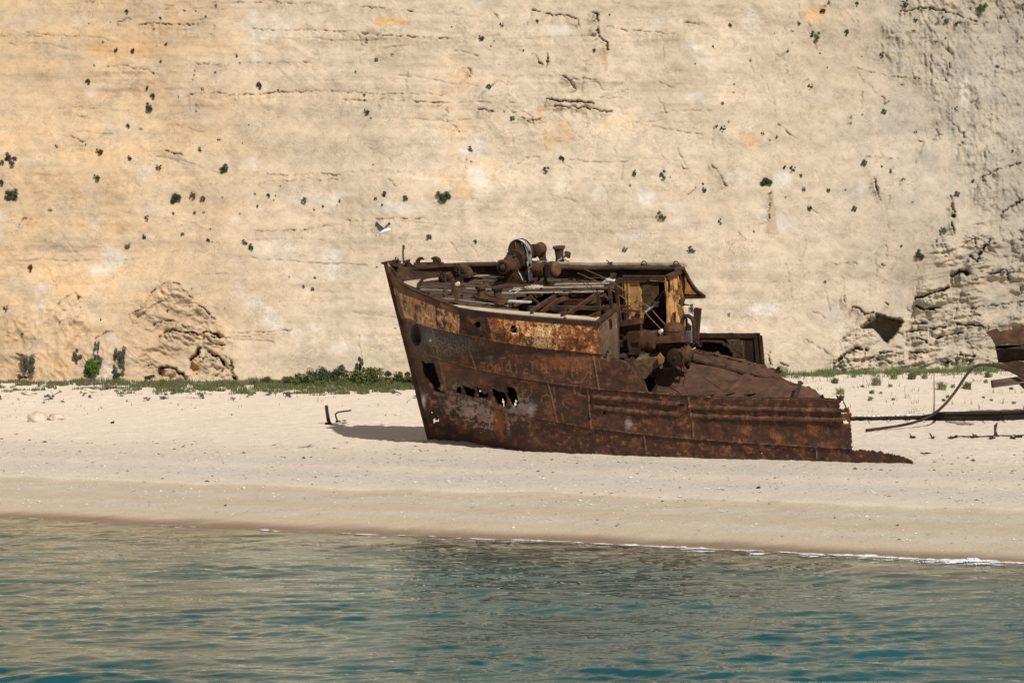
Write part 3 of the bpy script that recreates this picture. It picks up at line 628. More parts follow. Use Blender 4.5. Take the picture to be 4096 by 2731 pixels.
VSEAMS = [L(c3, p) for p in ([(960, 20), (990, 130), (1022, 250)], [(490, 130), (555, 400), (622, 682)], [(800, 290), (870, 490)], [(1480, 610), (1520, 760), (1565, 935)], [(1868, 370), (1920, 655)], [(1820, 655), (1852, 990)])] + [L(c4, [(495, 470), (530, 640), (540, 790)]), L(c4, [(150, 770), (165, 880)]), L(c4, [(1500, 862), (1505, 950)])]
def hull_disp(X, Y):
    d = .06 * fbm(X / 90, Y / 70, 3, 201) + .02 * np.abs(np.sin((X - .06 * Y) / 21.0)) ** 6 * (fbm(X / 120, Y / 60, 2, 203) > -.1) + .012 * fbm(X / 18, Y / 14, 3, 202)
    for i, sm in enumerate(SEAMS):                      # each strake laps over the one below
        sy = np.interp(X, [p[0] for p in sm], [p[1] for p in sm]); hgt = sy - Y
        ok = (X > sm[0][0] - 5) & (X < sm[-1][0] + 5)
        d = d + np.where(ok & (hgt > 0), .06 * np.exp(-hgt / 40), 0)
    for b in BELTS:
        dd, sg, ar = pdist(X, Y, b, 30); d = d + .09 * (1 - sstep(5.5, 7.5, dd))
    for b in VSEAMS:
        dd, sg, ar = pdist(X, Y, b, 12); d = d + .035 * (1 - sstep(1, 5, dd))
    # stem bar and the hawse pipe's raised lip
    sx = np.interp(Y, [1040, 1250, 1767, 1900], [1541, 1592, 1720, 1750]); d = d + .05 * (1 - sstep(20, 27, X - sx))
    e = np.hypot((X - c3(358, 0)[0]) / 24.0, (Y - c3(0, 188)[1]) / 47.0 + (X - c3(358, 0)[0]) * -.008)
    d = d + .10 * np.exp(-((e - 1.0) / .16) ** 2) - .5 * sstep(.95, .7, e)
    e = np.hypot((X - c4(1460, 0)[0]), 0); return d
G_STROKES = [L(c3, p) for p in ([(905, 430), (958, 424)], [(932, 428), (940, 488)], [(1035, 500), (1035, 452), (1055, 440), (1070, 470), (1073, 500)], [(1092, 450), (1098, 505)], [(1150, 420), (1165, 470), (1172, 512)], [(1205, 440), (1214, 520)],
    [(1305, 478), (1268, 486), (1288, 498), (1268, 516), (1312, 518)], [(1318, 424), (1392, 412)], [(1345, 424), (1352, 515)], [(1380, 420), (1396, 512)], [(1425, 436), (1434, 512)], [(1458, 425), (1470, 502)], [(1430, 476), (1466, 468)],
    [(1445, 512), (1490, 512), (1500, 548)], [(1690, 500), (1716, 408), (1735, 400), (1762, 500)], [(1700, 468), (1765, 462)], [(1728, 405), (1732, 520)], [(1260, 622), (1263, 742)], [(1420, 765), (1430, 715), (1470, 700), (1498, 722), (1505, 750)],
    [(1668, 738), (1620, 738), (1603, 765), (1618, 795), (1655, 812)], [(1590, 455), (1600, 500), (1640, 510)], [(1590, 480), (1640, 470)], [(1650, 560), (1690, 600), (1780, 590)], [(1835, 380), (1850, 560)], [(1520, 400), (1545, 470)], [(1555, 385), (1540, 480)], [(1700, 640), (1715, 700)], [(1765, 640), (1740, 700), (1800, 720)],
    [(1530, 640), (1540, 760)], [(1600, 860), (1620, 930)], [(1915, 400), (1935, 500)], [(1060, 390), (1120, 388)], [(560, 350), (640, 300)], [(700, 300), (760, 380)])] + \
    [ell(c3, 988, 468, 22, 34), ell(c3, 1142, 468, 18, 30), ell(c3, 1748, 490, 66, 106, 24), ell(c3, 1275, 662, 66, 76, 24)] + \
    [L(c4, p) for p in ([(1435, 760), (1437, 715), (1462, 758), (1464, 712)], [(1480, 712), (1482, 756)], [(1498, 710), (1500, 756)], [(1525, 712), (1500, 735), (1528, 756)], [(1545, 708), (1545, 756), (1566, 756)], [(1578, 756), (1592, 708), (1606, 756)])]
for e in G_STROKES:
    if len(e) >= 14: e.append(e[0])
D_STROKES = [L(c1, p) for p in ([(1148, 1078), (1150, 1012), (1165, 1000), (1182, 1012), (1192, 1075)], [(1222, 1012), (1228, 1088)], [(1224, 1018), (1255, 1008)], [(1468, 1052), (1440, 1058), (1452, 1088), (1475, 1100), (1452, 1122), (1428, 1112)], [(1360, 1010), (1372, 1080)])]
def P3(c, x, y): return c(x, y)
def gau(X, Y, c, x, y, rx, ry, rot=0):
    x0, y0 = c(x, y); s = c(1, 0)[0] - c(0, 0)[0]; dx = (X - x0); dy = (Y - y0); ca, sa = math.cos(rot), math.sin(rot)
    return np.exp(-((dx * ca + dy * sa) / (rx * s)) ** 2 - ((-dx * sa + dy * ca) / (ry * s)) ** 2)
def hull_color(X, Y):
    n1 = fbm(X / 70, Y / 45, 4, 211); n2 = fbm(X / 22, Y / 17, 5, 212, .62); n3 = fbm(X / 6, Y / 6, 3, 213)
    tilt = X - Y * .18; st = fbm(tilt / 17, Y / 60, 5, 214, .62); st2 = fbm(tilt / 7, Y / 34, 4, 215, .6)
    c = np.zeros(X.shape + (3,)) + np.array([.050, .024, .014])
    def lay(w, colr):
        nonlocal c
        w = np.clip(w, 0, 1)[..., None]; c = c * (1 - w) + np.array(colr) * w
    ys = [np.interp(X, [p[0] for p in s], [p[1] for p in s]) for s in SEAMS]
    up = Y < ys[0]; m2 = (~up) & (Y < ys[1]); m3 = (Y >= ys[1]) & (Y < ys[2]); low = Y >= ys[2]
    lay(sstep(.0, .5, n1 + .4 * n2) * .7, (.105, .044, .019)); lay(sstep(.1, .5, st) * .45, (.04, .022, .014)); lay(sstep(.10, .35, n2 + .2 * st) * .6, (.15, .062, .025)); lay(sstep(.3, .5, st2 + .3 * n1) * .5, (.20, .085, .032)); lay(sstep(.15, .4, -n2) * .5, (.022, .013, .009))
    lay(sstep(.25, .5, n3 + .3 * n2) * .3, (.16, .075, .036))
    # upper strake: flaking cream and ochre paint over rust
    x1, x2 = c1(1085, 0)[0], c1(2150, 0)[0]; inx = sstep(x1 - 4, x1 + 4, X) * sstep(x2 + 30, x2 - 40, X)
    band = np.interp(X, [c1(q, 0)[0] for q in (1100, 1250, 1330, 1450, 1560, 1720, 1850, 2000, 2110)], [.10, .25, .40, .33, .62, .38, .12, .2, .0])
    lay(up * inx * .85, (.17, .062, .024)); lay(up * inx * sstep(-.10, .2, n2 + .5 * st + band * .5 - .05), (.42, .175, .05))
    lay(up * inx * sstep(.0, .12, .8 * st + .6 * n2 + band - .32), (.60, .40, .19)); lay(up * inx * sstep(.05, .2, st + .6 * n2 + band - .62), (.74, .60, .38))
    lay(up * inx * sstep(.30, .42, n3 + .5 * n2 + .15), (.10, .045, .02)); lay(up * inx * sstep(.3, .8, gau(X, Y, c1, 1340, 1080, 50, 40) + .8 * n2), (.30, .10, .03))
    bow = up * (X < c1(800, 0)[0]) * 1.0; top = np.interp(X, [c1(q, 0)[0] for q in (90, 200, 240, 500, 800)], [c1(0, q)[1] for q in (540, 600, 640, 740, 850)])
    bow2 = bow * (Y > top)
    lay(bow * .6, (.13, .06, .028)); lay(bow2 * sstep(-.12, .1, st * 1.1 + .15 * sstep(c1(560, 0)[0], c1(250, 0)[0], X)), (.40, .235, .12)); lay(bow2 * sstep(.05, .3, st2 + .3 * n1), (.52, .33, .18)); lay(bow2 * sstep(.1, .25, -st2 - .1), (.10, .05, .025))
    dg = X + 0 * Y
    lay(bow2 * sstep(.12, .2, fbm((X - .55 * Y) / 14, (Y + .3 * X) / 38, 3, 231) - .05 + .1 * n3) * sstep(c1(400, 0)[0], c1(470, 0)[0], X), (.62, .47, .27))
    lay(up * sstep(.3, .8, gau(X, Y, c1, 740, 975, 50, 25) + .7 * n2), (.46, .17, .04)); lay(up * sstep(.3, .7, gau(X, Y, c1, 135, 400, 18, 60) + .4 * n2), (.42, .22, .1))
    lay((1 - sstep(20, 26, X - np.interp(Y, [1040, 1767], [1541, 1720]))) * (Y > 1180) * .75, (.060, .034, .022))
    # second strake: blue-grey remains at the bow
    lay(m2 * sstep(.15, .6, gau(X, Y, c1, 620, 1060, 260, 110, .25) * 1.1 + .9 * n2 * 1.0), (.05, .050, .050)); lay(m2 * gau(X, Y, c1, 510, 1050, 45, 50) * .6, (.08, .115, .12)); lay(m2 * sstep(.3, .5, n3 + .25) * gau(X, Y, c1, 700, 1130, 200, 100), (.23, .2, .16))
    lay(m2 * sstep(.4, .9, gau(X, Y, c1, 1080, 1240, 50, 25) + .7 * n2), (.07, .10, .10)); lay(gau(X, Y, c1, 520, 1085, 10, 9), (.5, .55, .55)); lay(m2 * sstep(.3, .9, gau(X, Y, c1, 1800, 1300, 400, 90) + .5 * n2 + .3 * st), (.155, .062, .024))
    lay(m3 * sstep(.3, .8, gau(X, Y, c3, 820, 560, 240, 110) + .4 * n2) * .8, (.095, .05, .034))
    # bare grey scale low on the bow
    GM = sstep(.12, .4, gau(X, Y, c3, 850, 800, 440, 165, .25))
    lay(GM * sstep(.34, .46, gau(X, Y, c3, 850, 800, 420, 150, .25) * .62 + 1.1 * n2 + .8 * st + .3 * n3) * (Y > ys[1]), (.155, .112, .095)); lay(GM * sstep(.45, .6, gau(X, Y, c3, 900, 870, 300, 130, .4) * .7 + 1.2 * n2 + .3 * n3) * (Y > ys[1]), (.25, .215, .20))
    lay(sstep(.1, .3, gau(X, Y, c3, 1250, 830, 130, 120)) * sstep(.35, .5, gau(X, Y, c3, 1250, 820, 110, 110) * .8 + 1.1 * n2 + .2 * st), (.16, .135, .12)); lay(gau(X, Y, c3, 1345, 820, 22, 60) * .9, (.26, .25, .25)); lay(gau(X, Y, c3, 418, 760, 16, 60) * 1.2, (.42, .42, .42))
    lay(low * sstep(.2, .5, n2 + .4 * st) * .5, (.24, .155, .10)); lay(sstep(.3, .7, gau(X, Y, c3, 1065, 920, 50, 150, -.2) * 1.1 + 1.0 * st + .5 * n2), (.17, .068, .022)); lay(sstep(.5, .9, gau(X, Y, c3, 1040, 920, 14, 20) * 1.4), (.5, .16, .03))
    lay(sstep(.1, .3, gau(X, Y, c3, 2170, 950, 40, 60)) * sstep(.4, .8, gau(X, Y, c3, 2170, 950, 40, 60) + .5 * n3), (.2, .19, .18)); lay(low * sstep(.15, .4, n2 + n3 * .5) * (X > c3(1300, 0)[0]) * .5, (.17, .10, .058))
    for (x, w) in ((490, 18), (960, 22), (1420, 12), (1180, 10)):
        lay((Y > ys[1] + 40) * np.exp(-((X - c4(x, 0)[0] + .08 * (Y - 1700)) / w) ** 2) * sstep(-.1, .45, st2 + .6 * n2 + .1) * .7, (.19, .085, .034))
    c = c * (1 + .75 * n1 + .35 * st)[..., None].clip(.45, 1.7) * np.array([1.22, 1.06, .98])
    for b in BELTS:
        dd, sg, ar = pdist(X, Y, b, 14); lay((dd < 9) * .6 * sstep(-.3, .3, n2), (.17, .08, .038))
        for k, cc_ in ((1, (.03, .018, .012)),): lay(((dd > 8) & (dd < 12) & (Y > np.interp(X, [p[0] for p in b], [p[1] for p in b]))) * .5, cc_)
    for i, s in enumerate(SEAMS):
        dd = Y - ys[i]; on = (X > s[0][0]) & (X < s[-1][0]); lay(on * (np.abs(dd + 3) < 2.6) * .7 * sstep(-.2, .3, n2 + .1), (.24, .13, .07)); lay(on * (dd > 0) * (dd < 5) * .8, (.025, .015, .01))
    for b in VSEAMS:
        dd, sg, ar = pdist(X, Y, b, 10); lay((dd < 2.6) * .55, (.26, .16, .1))
    for g in G_STROKES:
        wk = .3 if g[0][0] > 3100 else .85
        dd, sg, ar = pdist(X + 2 * n3, Y + 2 * n2, g, 9); lay((1 - sstep(1.3, 3.6, dd)) * wk * sstep(-.4, .1, n3 + .4 * n2), (.25, .115, .05))
    for g in D_STROKES:
        dd, sg, ar = pdist(X, Y, g, 9); lay((1 - sstep(2, 5, dd)) * .85, (.09, .045, .022))
    lay(((Y > 1760 + .04 * (X - 1724)) * sstep(.0, .3, n1)) * .3, (.05, .028, .018))
    e = np.hypot((X - c3(358, 0)[0]) / 24.0, (Y - c3(0, 188)[1]) / 47.0 + (X - c3(358, 0)[0]) * -.008)
    lay(e < .85, (.035, .022, .016)); lay(np.exp(-((e - 1.0) / .14) ** 2) * .6, (.075, .055, .045))
    return c
t = NT("hull_rust"); v = t.coord(); at = t.n('ShaderNodeVertexColor', layer_name="Col")
g1 = t.noise(v, 3.2, 6, .7, .4); g2 = t.noise(v, 13, 5, .75); g3 = t.noise(v, 48, 3, .8)
cm = t.mix(1.0, at.outputs[0], t.ramp(g2, [(.28, .62), (.5, 1.0), (.72, 1.35)]), 'MULTIPLY')
cm = t.mix(1.0, cm, t.ramp(g3, [(.3, .7), (.5, 1.0), (.7, 1.3)]), 'MULTIPLY')
cm = t.mix(t.ramp(g1, [(.60, 0.0), (.68, .55)]), cm, (.05, .026, .015))
hull_mat = t.done(cm, t.ramp(g2, [(.3, .62), (.7, .9)]), t.bump(t.math('ADD', g2, t.math('MULTIPLY', g3, .4)), .55, .035, t.bump(g1, .4, .08)), .35)
M_DARK = rust("dark_rust", (.015, .009, .006), (.04, .021, .013), (.095, .046, .025))
M_RUST = rust("brown_rust", (.022, .012, .008), (.06, .029, .016), (.13, .06, .03))
M_RED = rust("red_rust", (.028, .013, .009), (.070, .030, .017), (.135, .060, .030), freq=2.6)
M_SMOOTH = rust("even_rust", (.032, .016, .010), (.078, .039, .024), (.13, .062, .036), freq=1.3, bump=.45)
M_OCHRE = rust("ochre_paint", (.09, .04, .018), (.15, .07, .03), (.3, .15, .06), sc=(1.3, 1, .5), patch=((.60, .32, .11), .46, 1.3))
M_WOOD = rust("weathered_deck_wood", (.03, .018, .013), (.085, .052, .038), (.17, .115, .085), sc=(.22, 3.5, 1), freq=2.2, bump=.6)
M_PALEWOOD = rust("bleached_wood", (.12, .09, .065), (.3, .24, .18), (.46, .39, .31), sc=(.25, 3, 1), freq=2.5)
M_PALE = rust("sun_bleached_deck_edge", (.34, .25, .165), (.50, .385, .265), (.62, .50, .37), sc=(.7, 2, 1), freq=1.5, bump=.3)
M_WHITE = rust("flaked_white_paint", (.3, .27, .24), (.52, .5, .47), (.72, .71, .69), freq=3, bump=.2)
M_GREEN = rust("green_paint", (.06, .03, .015), (.16, .075, .03), (.3, .15, .07), patch=((.05, .135, .075), .54, 2.6))
M_GUANO = rust("guano", (.12, .11, .10), (.36, .35, .33), (.66, .65, .62), sc=(1, 1, .3), freq=3, bump=.2)

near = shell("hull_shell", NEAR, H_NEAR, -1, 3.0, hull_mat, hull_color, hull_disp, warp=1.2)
near['label'] = 'seaward side of the hull with flaking cream paint on its top strake and scratched graffiti'
FAR = L(c1, [(120, 362), (200, 374), (330, 405), (480, 388), (640, 372), (900, 362), (1140, 358), (1740, 385)]) + L(c2, [(100, 207), (460, 200), (960, 205), (1005, 222), (1015, 300), (1020, 700), (1095, 760), (1095, 1000), (1300, 1010), (1700, 1200), (1930, 1245), (2100, 1320), (2200, 1350), (2290, 1400), (2345, 1450), (2330, 1800)]) + [(1750, 1860), (1700, 1600), (1640, 1380), (1600, 1230)]
H_FAR = [L(c3, p) for p in ([(888, 655), (905, 655), (910, 672), (892, 672)], [(1088, 740), (1098, 738), (1110, 805), (1098, 805)], [(1200, 740), (1212, 752), (1206, 800), (1190, 795)], [(470, 845), (492, 850), (488, 870)], [(488, 900), (550, 903), (550, 940), (495, 952)], [(650, 994), (668, 998), (662, 1012)])] + [ell(c4, 1462, 420, 16, 7), ell(c4, 1505, 425, 6, 18)]
far = shell("hull_shell", FAR, H_FAR, 1, 4.0, M_DARK, warp=1.2, seed=40); far['label'] = 'landward side of the hull, dark inside'
# stem bar up the front edge
mb = MB(); pts = [onv((x + 5, y), 0) for x, y in ((1541, 1047), (1570, 1165), (1592, 1250), (1640, 1440), (1680, 1610), (1721, 1767), (1735, 1830))]
for a_, b_ in zip(pts[:-1], pts[1:]): mb.beam(a_ - SA * .02, b_ - SA * .02, .2, .26, up=SA)
mb.build("stem_bar", M_RUST, wreck)
# bulwark rails
def dk(c, pts, w=0.0): return [onw(c(*p), w) for p in pts]
mb = MB(); nr = [onw(c1(x, y), w) for (x, y), w in [((105, 345), 1.0), ((150, 398), .85), ((200, 478), .8), ((250, 545), .75), ((330, 592), .7), ((430, 640), .6), ((560, 692), .45), ((700, 748), .3), ((800, 788), .1)]]
for a_, b_ in zip(nr[:-1], nr[1:]): mb.beam(a_, b_, .16, .07, up=SN)
nr2 = [onw(c1(x, y + 10), w) for (x, y), w in [((800, 788), .02), ((1000, 822), 0), ((1300, 856), 0), ((1600, 882), 0), ((1900, 905), 0), ((2092, 918), 0)]]
for a_, b_ in zip(nr2[:-1], nr2[1:]): mb.beam(a_ - ST * .05, b_ - ST * .05, .12, .24, up=SN)
mb.build("bulwark_rail", M_DARK, wreck)
mb = MB(); fr_ = [onw(c1(x, y), .62) for x, y in [(115, 345), (330, 400), (480, 388), (640, 374), (900, 364), (1140, 360), (1740, 386)]] + [onw(c2(x, y), .62) for x, y in [(100, 208), (460, 202), (960, 208), (1000, 220)]]
for a_, b_ in zip(fr_[:-1], fr_[1:]): mb.beam(a_ - ST * .12, b_ - ST * .12, .58, .09, up=SN)
mb.build("bulwark_rail", M_RUST, wreck)
mb = MB()
for a_, b_ in zip(fr_[5:-1], fr_[6:]): mb.beam(a_ + ST * .3 + SN * .07, b_ + ST * .3 + SN * .07, .3, .12, up=SN)
mb.build("rail_cap", M_PALEWOOD, wreck)
# inner face of the landward bulwark with brackets
mb = MB(); low_ = [p - SN * .56 for p in fr_]
for i in range(1, len(fr_) - 1):
    mb.slab([fr_[i] - ST * .12, fr_[i + 1] - ST * .12, low_[i + 1] - ST * .12, low_[i] - ST * .12], ST, .03)
mb.build("bulwark_plating", M_DARK, wreck)
mb = MB(); a_ = onw(c1(180, 455), .35); mb.slab([onv(c1(*q), 1.0) for q in ((280, 440), (330, 425), (345, 450), (300, 470))], ST, .03); mb.build("paint_remains", M_GREEN, wreck)

# ---- fore deck of planks, with the pale waterway strip round its edge
def deck_halfbreadth(u): return float(half_breadth(np.array(u), np.array(0.0)))
holes_px = [L(c1, [(1230, 720), (1330, 655), (1480, 650), (1650, 640), (1750, 672), (2000, 650), (2110, 640), (2300, 760), (2300, 830), (2090, 860), (1800, 840), (1460, 815), (1280, 780)]),
            L(c1, [(1745, 455), (2352, 445), (2400, 480), (2352, 560), (2230, 525), (2150, 530), (1900, 500), (1760, 500)]), L(c1, [(1700, 650), (2000, 625), (2160, 600), (2200, 700), (1900, 700)]),
            L(c1, [(860, 690), (1000, 735), (1230, 770), (1230, 755), (980, 715)]), L(c1, [(500, 640), (760, 705), (780, 720), (520, 655)]), L(c1, [(700, 560), (760, 556), (790, 572), (700, 575)]), L(c1, [(1350, 630), (1600, 620), (1740, 640), (1500, 655)]), L(c2, [(392, 565), (252, 445), (300, 385), (515, 285), (850, 290), (990, 228), (1200, 300), (1200, 900), (392, 900)])]
BRK = holes_px[-1]
def inhole(p, k=3):
    x = CX + p.x / p.y * FP; y = HY + (CAMH - p.z) / p.y * FP
    x += k * 2 * math.sin(p.x * 9) ; return any(bool(inpoly(np.array([x]), np.array([y]), h)[0]) for h in holes_px)
rn = random.Random(12); mb = MB(); mpale = MB()
pw = .17; v = -4.5
while v < 4.5:
    u = -7.2
    while u < 7.85:
        ln = min(rn.uniform(.5, 1.3), 7.9 - u); uc = u + ln / 2; hb = min(deck_halfbreadth(u + .05), deck_halfbreadth(u + ln - .05))
        if abs(v + pw / 2) < hb - .72 - pw / 2 and uc > -5.4:
            c_ = S(uc, v + pw / 2, 0)
            if not inhole(c_) and rn.random() > .03:
                dz = rn.gauss(0, .018) - (0.03 if rn.random() < .15 else 0)
                mb.beam(S(u + .01, v + pw / 2, dz - .03), S(u + ln - .01, v + pw / 2, dz - .03 + rn.gauss(0, .012)), pw - rn.uniform(.012, .05), .06, up=SN)
        u += ln
    v += pw
mb.build("deck_planking", M_WOOD, wreck)
def strip(ul, inner, outer, side, name, mat, w=.0, th=.05, wj=.0):
    mb = MB(); rn = random.Random(4)
    us = np.arange(ul[0], ul[1], .25); A = []; B = []
    for u in us:
        hb = deck_halfbreadth(u); A.append(S(u, side * max(0, hb - outer), w)); B.append(S(u, side * max(0, hb - inner - rn.uniform(0, wj)), w))
    for i in range(len(us) - 1): mb.slab([A[i], A[i + 1], B[i + 1], B[i]], SN, th)
    mb.build(name, mat, wreck)
strip((-5.9, 7.95), .62, .10, -1, "deck_edge", M_PALE, .02, .05, .05)
strip((-5.9, 7.0), .62, .16, 1, "deck_edge", M_PALE, .02, .05, .05)
mb = MB(); mb.slab([onw(p, .02) for p in L(c1, [(270, 545), (285, 500), (330, 480), (470, 462), (640, 448), (640, 470), (520, 490), (440, 520), (405, 560), (400, 600), (330, 572)])], SN, .05); mb.build("deck_edge", M_PALE, wreck, label='pale triangle of deck inside the bow')
mb = MB(); cv = [onw(p, .03) for p in L(c1, [(402, 603), (410, 560), (445, 522), (520, 492), (640, 466), (760, 452)])]
for a_, b_ in zip(cv[:-1], cv[1:]): mb.beam(a_, b_, .12, .16, up=SN)
mb.build("deck_coaming", M_DARK, wreck)
mb = MB()       # weathered margin planks along the broken edge, seen from the sea
for (a_, b_, w_, t_) in (((430, 606), (760, 622), .03, .07), ((860, 596), (1140, 606), .05, .07), ((640, 690), (1250, 760), .02, .06), ((1180, 640), (2150, 625), .02, .12), ((1300, 596), (2150, 575), .05, .18), ((1500, 560), (2200, 548), .08, .14), ((1740, 420), (2350, 432), .25, .16)):
    mb.beam(onw(c1(*a_), w_), onw(c1(*b_), w_), t_ * 1.6, .05, up=SN)
mb.build_each("margin_plank", M_PALEWOOD, wreck)
mb = MB(); mb.slab([S(u, v_, -3.2) for u, v_ in ((-4.5, -1.2), (-1, -3), (3, -3.6), (7.6, -3.7), (7.6, 3.7), (3, 3.6), (-1, 3), (-4.5, 1.2))], SN, .05); mb.build("lower_deck", M_DARK, wreck)
# beams, carlings and well framing bared by the lost planks
mb = MB()
def beams(mb, a_, b_, w_, h_):
    n_ = max(1, int((b_ - a_).length / .3))
    for k in range(n_):
        p, q = a_.lerp(b_, k / n_), a_.lerp(b_, (k + 1) / n_); m_ = (p + q) / 2
        if not bool(inpoly(np.array([CX + m_.x / m_.y * FP]), np.array([HY + (CAMH - m_.z) / m_.y * FP]), BRK)[0]): mb.beam(p, q, w_, h_, up=SN)
for u in np.arange(-3.6, 7.9, 1.7):
    hb = deck_halfbreadth(u) - .15
    mb = MB(); beams(mb, S(u, -hb, -.25), S(u, hb, -.25), .12, .2)
    if mb.v: mb.build("deck_beam", M_RUST, wreck)
for v_ in (-1.9, .9, 2.2):
    mb = MB(); beams(mb, S(2.2, v_, -.27), S(7.8, v_, -.27), .1, .18)
    if mb.v: mb.build("deck_beam", M_RUST, wreck)
mb = MB()
for a_, b_ in (((1460, 802), (1690, 655)), ((1560, 812), (1720, 690)), ((1800, 832), (2115, 612)), ((2090, 912), (2285, 745)), ((2150, 560), (2352, 455)), ((1640, 762), (2290, 770))):
    mb.angle(onw(c1(*a_), .03), onw(c1(*b_), .03), .14, .16, .03, up=SN)
mb.build_each("well_frame", M_RUST, wreck)
mb = MB(); mb.slab(rag([onv(c1(*p), .3) for p in ((1640, 765), (1700, 695), (1960, 695), (1960, 760), (1950, 815), (1650, 800))], .01), ST, .04)
mb.slab(rag([onv(c1(*p), .1) for p in ((2040, 775), (2280, 775), (2275, 830), (2090, 880), (2040, 860))], .01), ST, .04); mb.build("hatch_coaming", M_RED, wreck)
mb = MB()
for x in range(1715, 1955, 16): mb.blob(onv(c1(x, 706), .26), .022, .022, .022, 1, 0, 1)
mb.build("rivet_row", M_RUST, wreck)
mb = MB(); mb.beam(onw(c1(1252, 715), .02), onw(c1(1462, 725), .04), .28, .06, up=SN); mb.build("white_plank", M_WHITE, wreck)
# curved broken frames inside the landward opening
mb = MB()
for pp in ([(1860, 530), (1900, 500), (1950, 470), (2000, 458), (2040, 470), (2070, 500)], [(1760, 520), (1850, 505), (1930, 480)], [(2050, 462), (2120, 490), (2160, 525)]):
    mb.tube([onw(c1(*p), .02) for p in pp], .05, 6)
mb.build_each("broken_frame", M_RUST, wreck)

mb = MB(); rn = random.Random(44)      # litter of broken wood and rust lying on the deck
for k in range(150):
    u_, v_ = rn.uniform(-4.5, 7.6), rn.uniform(-3.4, 3.2)
    if abs(v_) > deck_halfbreadth(u_) - .5 or inhole(S(u_, v_, 0)): continue
    a_ = rn.gauss(0, .5); l_ = rn.uniform(.1, .55); dd_ = SA * math.cos(a_) + ST * math.sin(a_)
    p_ = S(u_, v_, .03)
    if rn.random() < .6: mb.beam(p_, p_ + dd_ * l_ + SN * rn.uniform(0, .12), rn.uniform(.03, .12), rn.uniform(.02, .07), up=SN)
    else: mb.blob(p_, rn.uniform(.05, .18), rn.uniform(.04, .14), rn.uniform(.03, .09), k, .4, 1)
o = mb.build("deck_litter", M_DARK, wreck); o['kind'] = 'stuff'
mb = MB()
for k in range(60):
    u_, v_ = rn.uniform(1.5, 7.6), rn.uniform(-3.6, 1.2); p_ = S(u_, v_, rn.uniform(-1.3, -.5)); a_ = rn.uniform(0, 6.28); dd_ = (SA * math.cos(a_) + ST * math.sin(a_) + SN * rn.gauss(0, .3)).normalized()
    mb.beam(p_, p_ + dd_ * rn.uniform(.4, 1.5), rn.uniform(.05, .14), rn.uniform(.03, .1), up=SN)
o = mb.build("fallen_timber", M_RUST, wreck); o['kind'] = 'stuff'
mb = MB()
for k in range(70):
    x_, y_ = rn.uniform(415, 1060), rn.uniform(860, 1160); p_ = onv(c2(x_, y_), rn.uniform(-1.8, 1.2)); a_ = rn.uniform(0, 6.28); dd_ = Vector((math.cos(a_), rn.gauss(0, .4), math.sin(a_))).normalized()
    mb.beam(p_, p_ + dd_ * rn.uniform(.15, .6), rn.uniform(.04, .16), rn.uniform(.03, .1))
o = mb.build("machinery_litter", M_DARK, wreck); o['kind'] = 'stuff'

# ---- bulkhead and wheelhouse remains at the break of the fore deck
mb = MB(); mb.slab(rag([onu(c2(*p), 7.95) for p in ((212, 712), (392, 572), (398, 760), (405, 1080), (372, 1070), (350, 1050), (325, 1085), (300, 1078), (318, 1010), (300, 985), (283, 1010), (262, 1050))], .015, .1, 3), SA, .05)
mb.build("bulkhead", rust("bulkhead_rust", (.06, .034, .02), (.12, .072, .045), (.2, .13, .08), sc=(1, 1, .4), patch=((.42, .27, .14), .62, 2.5)), wreck)
mb = MB(); mb.blob(onu(c2(338, 742), 8.0), .02, .13, .26, 3, 0, 2, M=SM.to_3x3()); mb.build("scuttle", rust("opening_shade", (.004, .004, .004), (.008, .006, .005), (.012, .009, .007)), wreck)  # near-black skin stands for the shade inside openings
mb = MB(); mb.angle(onu(c2(208, 716), 8.0), onu(c2(390, 568), 8.0), .16, .12, .03, up=SN)
for a_, b_ in (((395, 575), (402, 1080)), ((322, 395), (345, 600)), ((385, 370), (425, 720)), ((212, 440), (232, 610))): mb.beam(onu(c2(*a_), 7.9), onu(c2(*b_), 7.9), .15, .1, up=ST)
mb.build_each("bulkhead_stiffener", M_RUST, wreck)
VD = 3.0; UB = uvw(onv(c2(852, 290), VD))[0]
def pan(x, y, d=0.0):      # the longitudinal wall, turning into a wall across the ship at its right end
    return onv(c2(x, y), VD + d) if x <= 852 else onu(c2(x, y), UB - d)
mb = MB(); mb.slab(rag([onv(c2(*p), 1.35) for p in ((0, 575), (345, 575), (345, 660), (0, 650))], .01), ST, .04); mb.build("coaming_girder", M_RED, wreck)
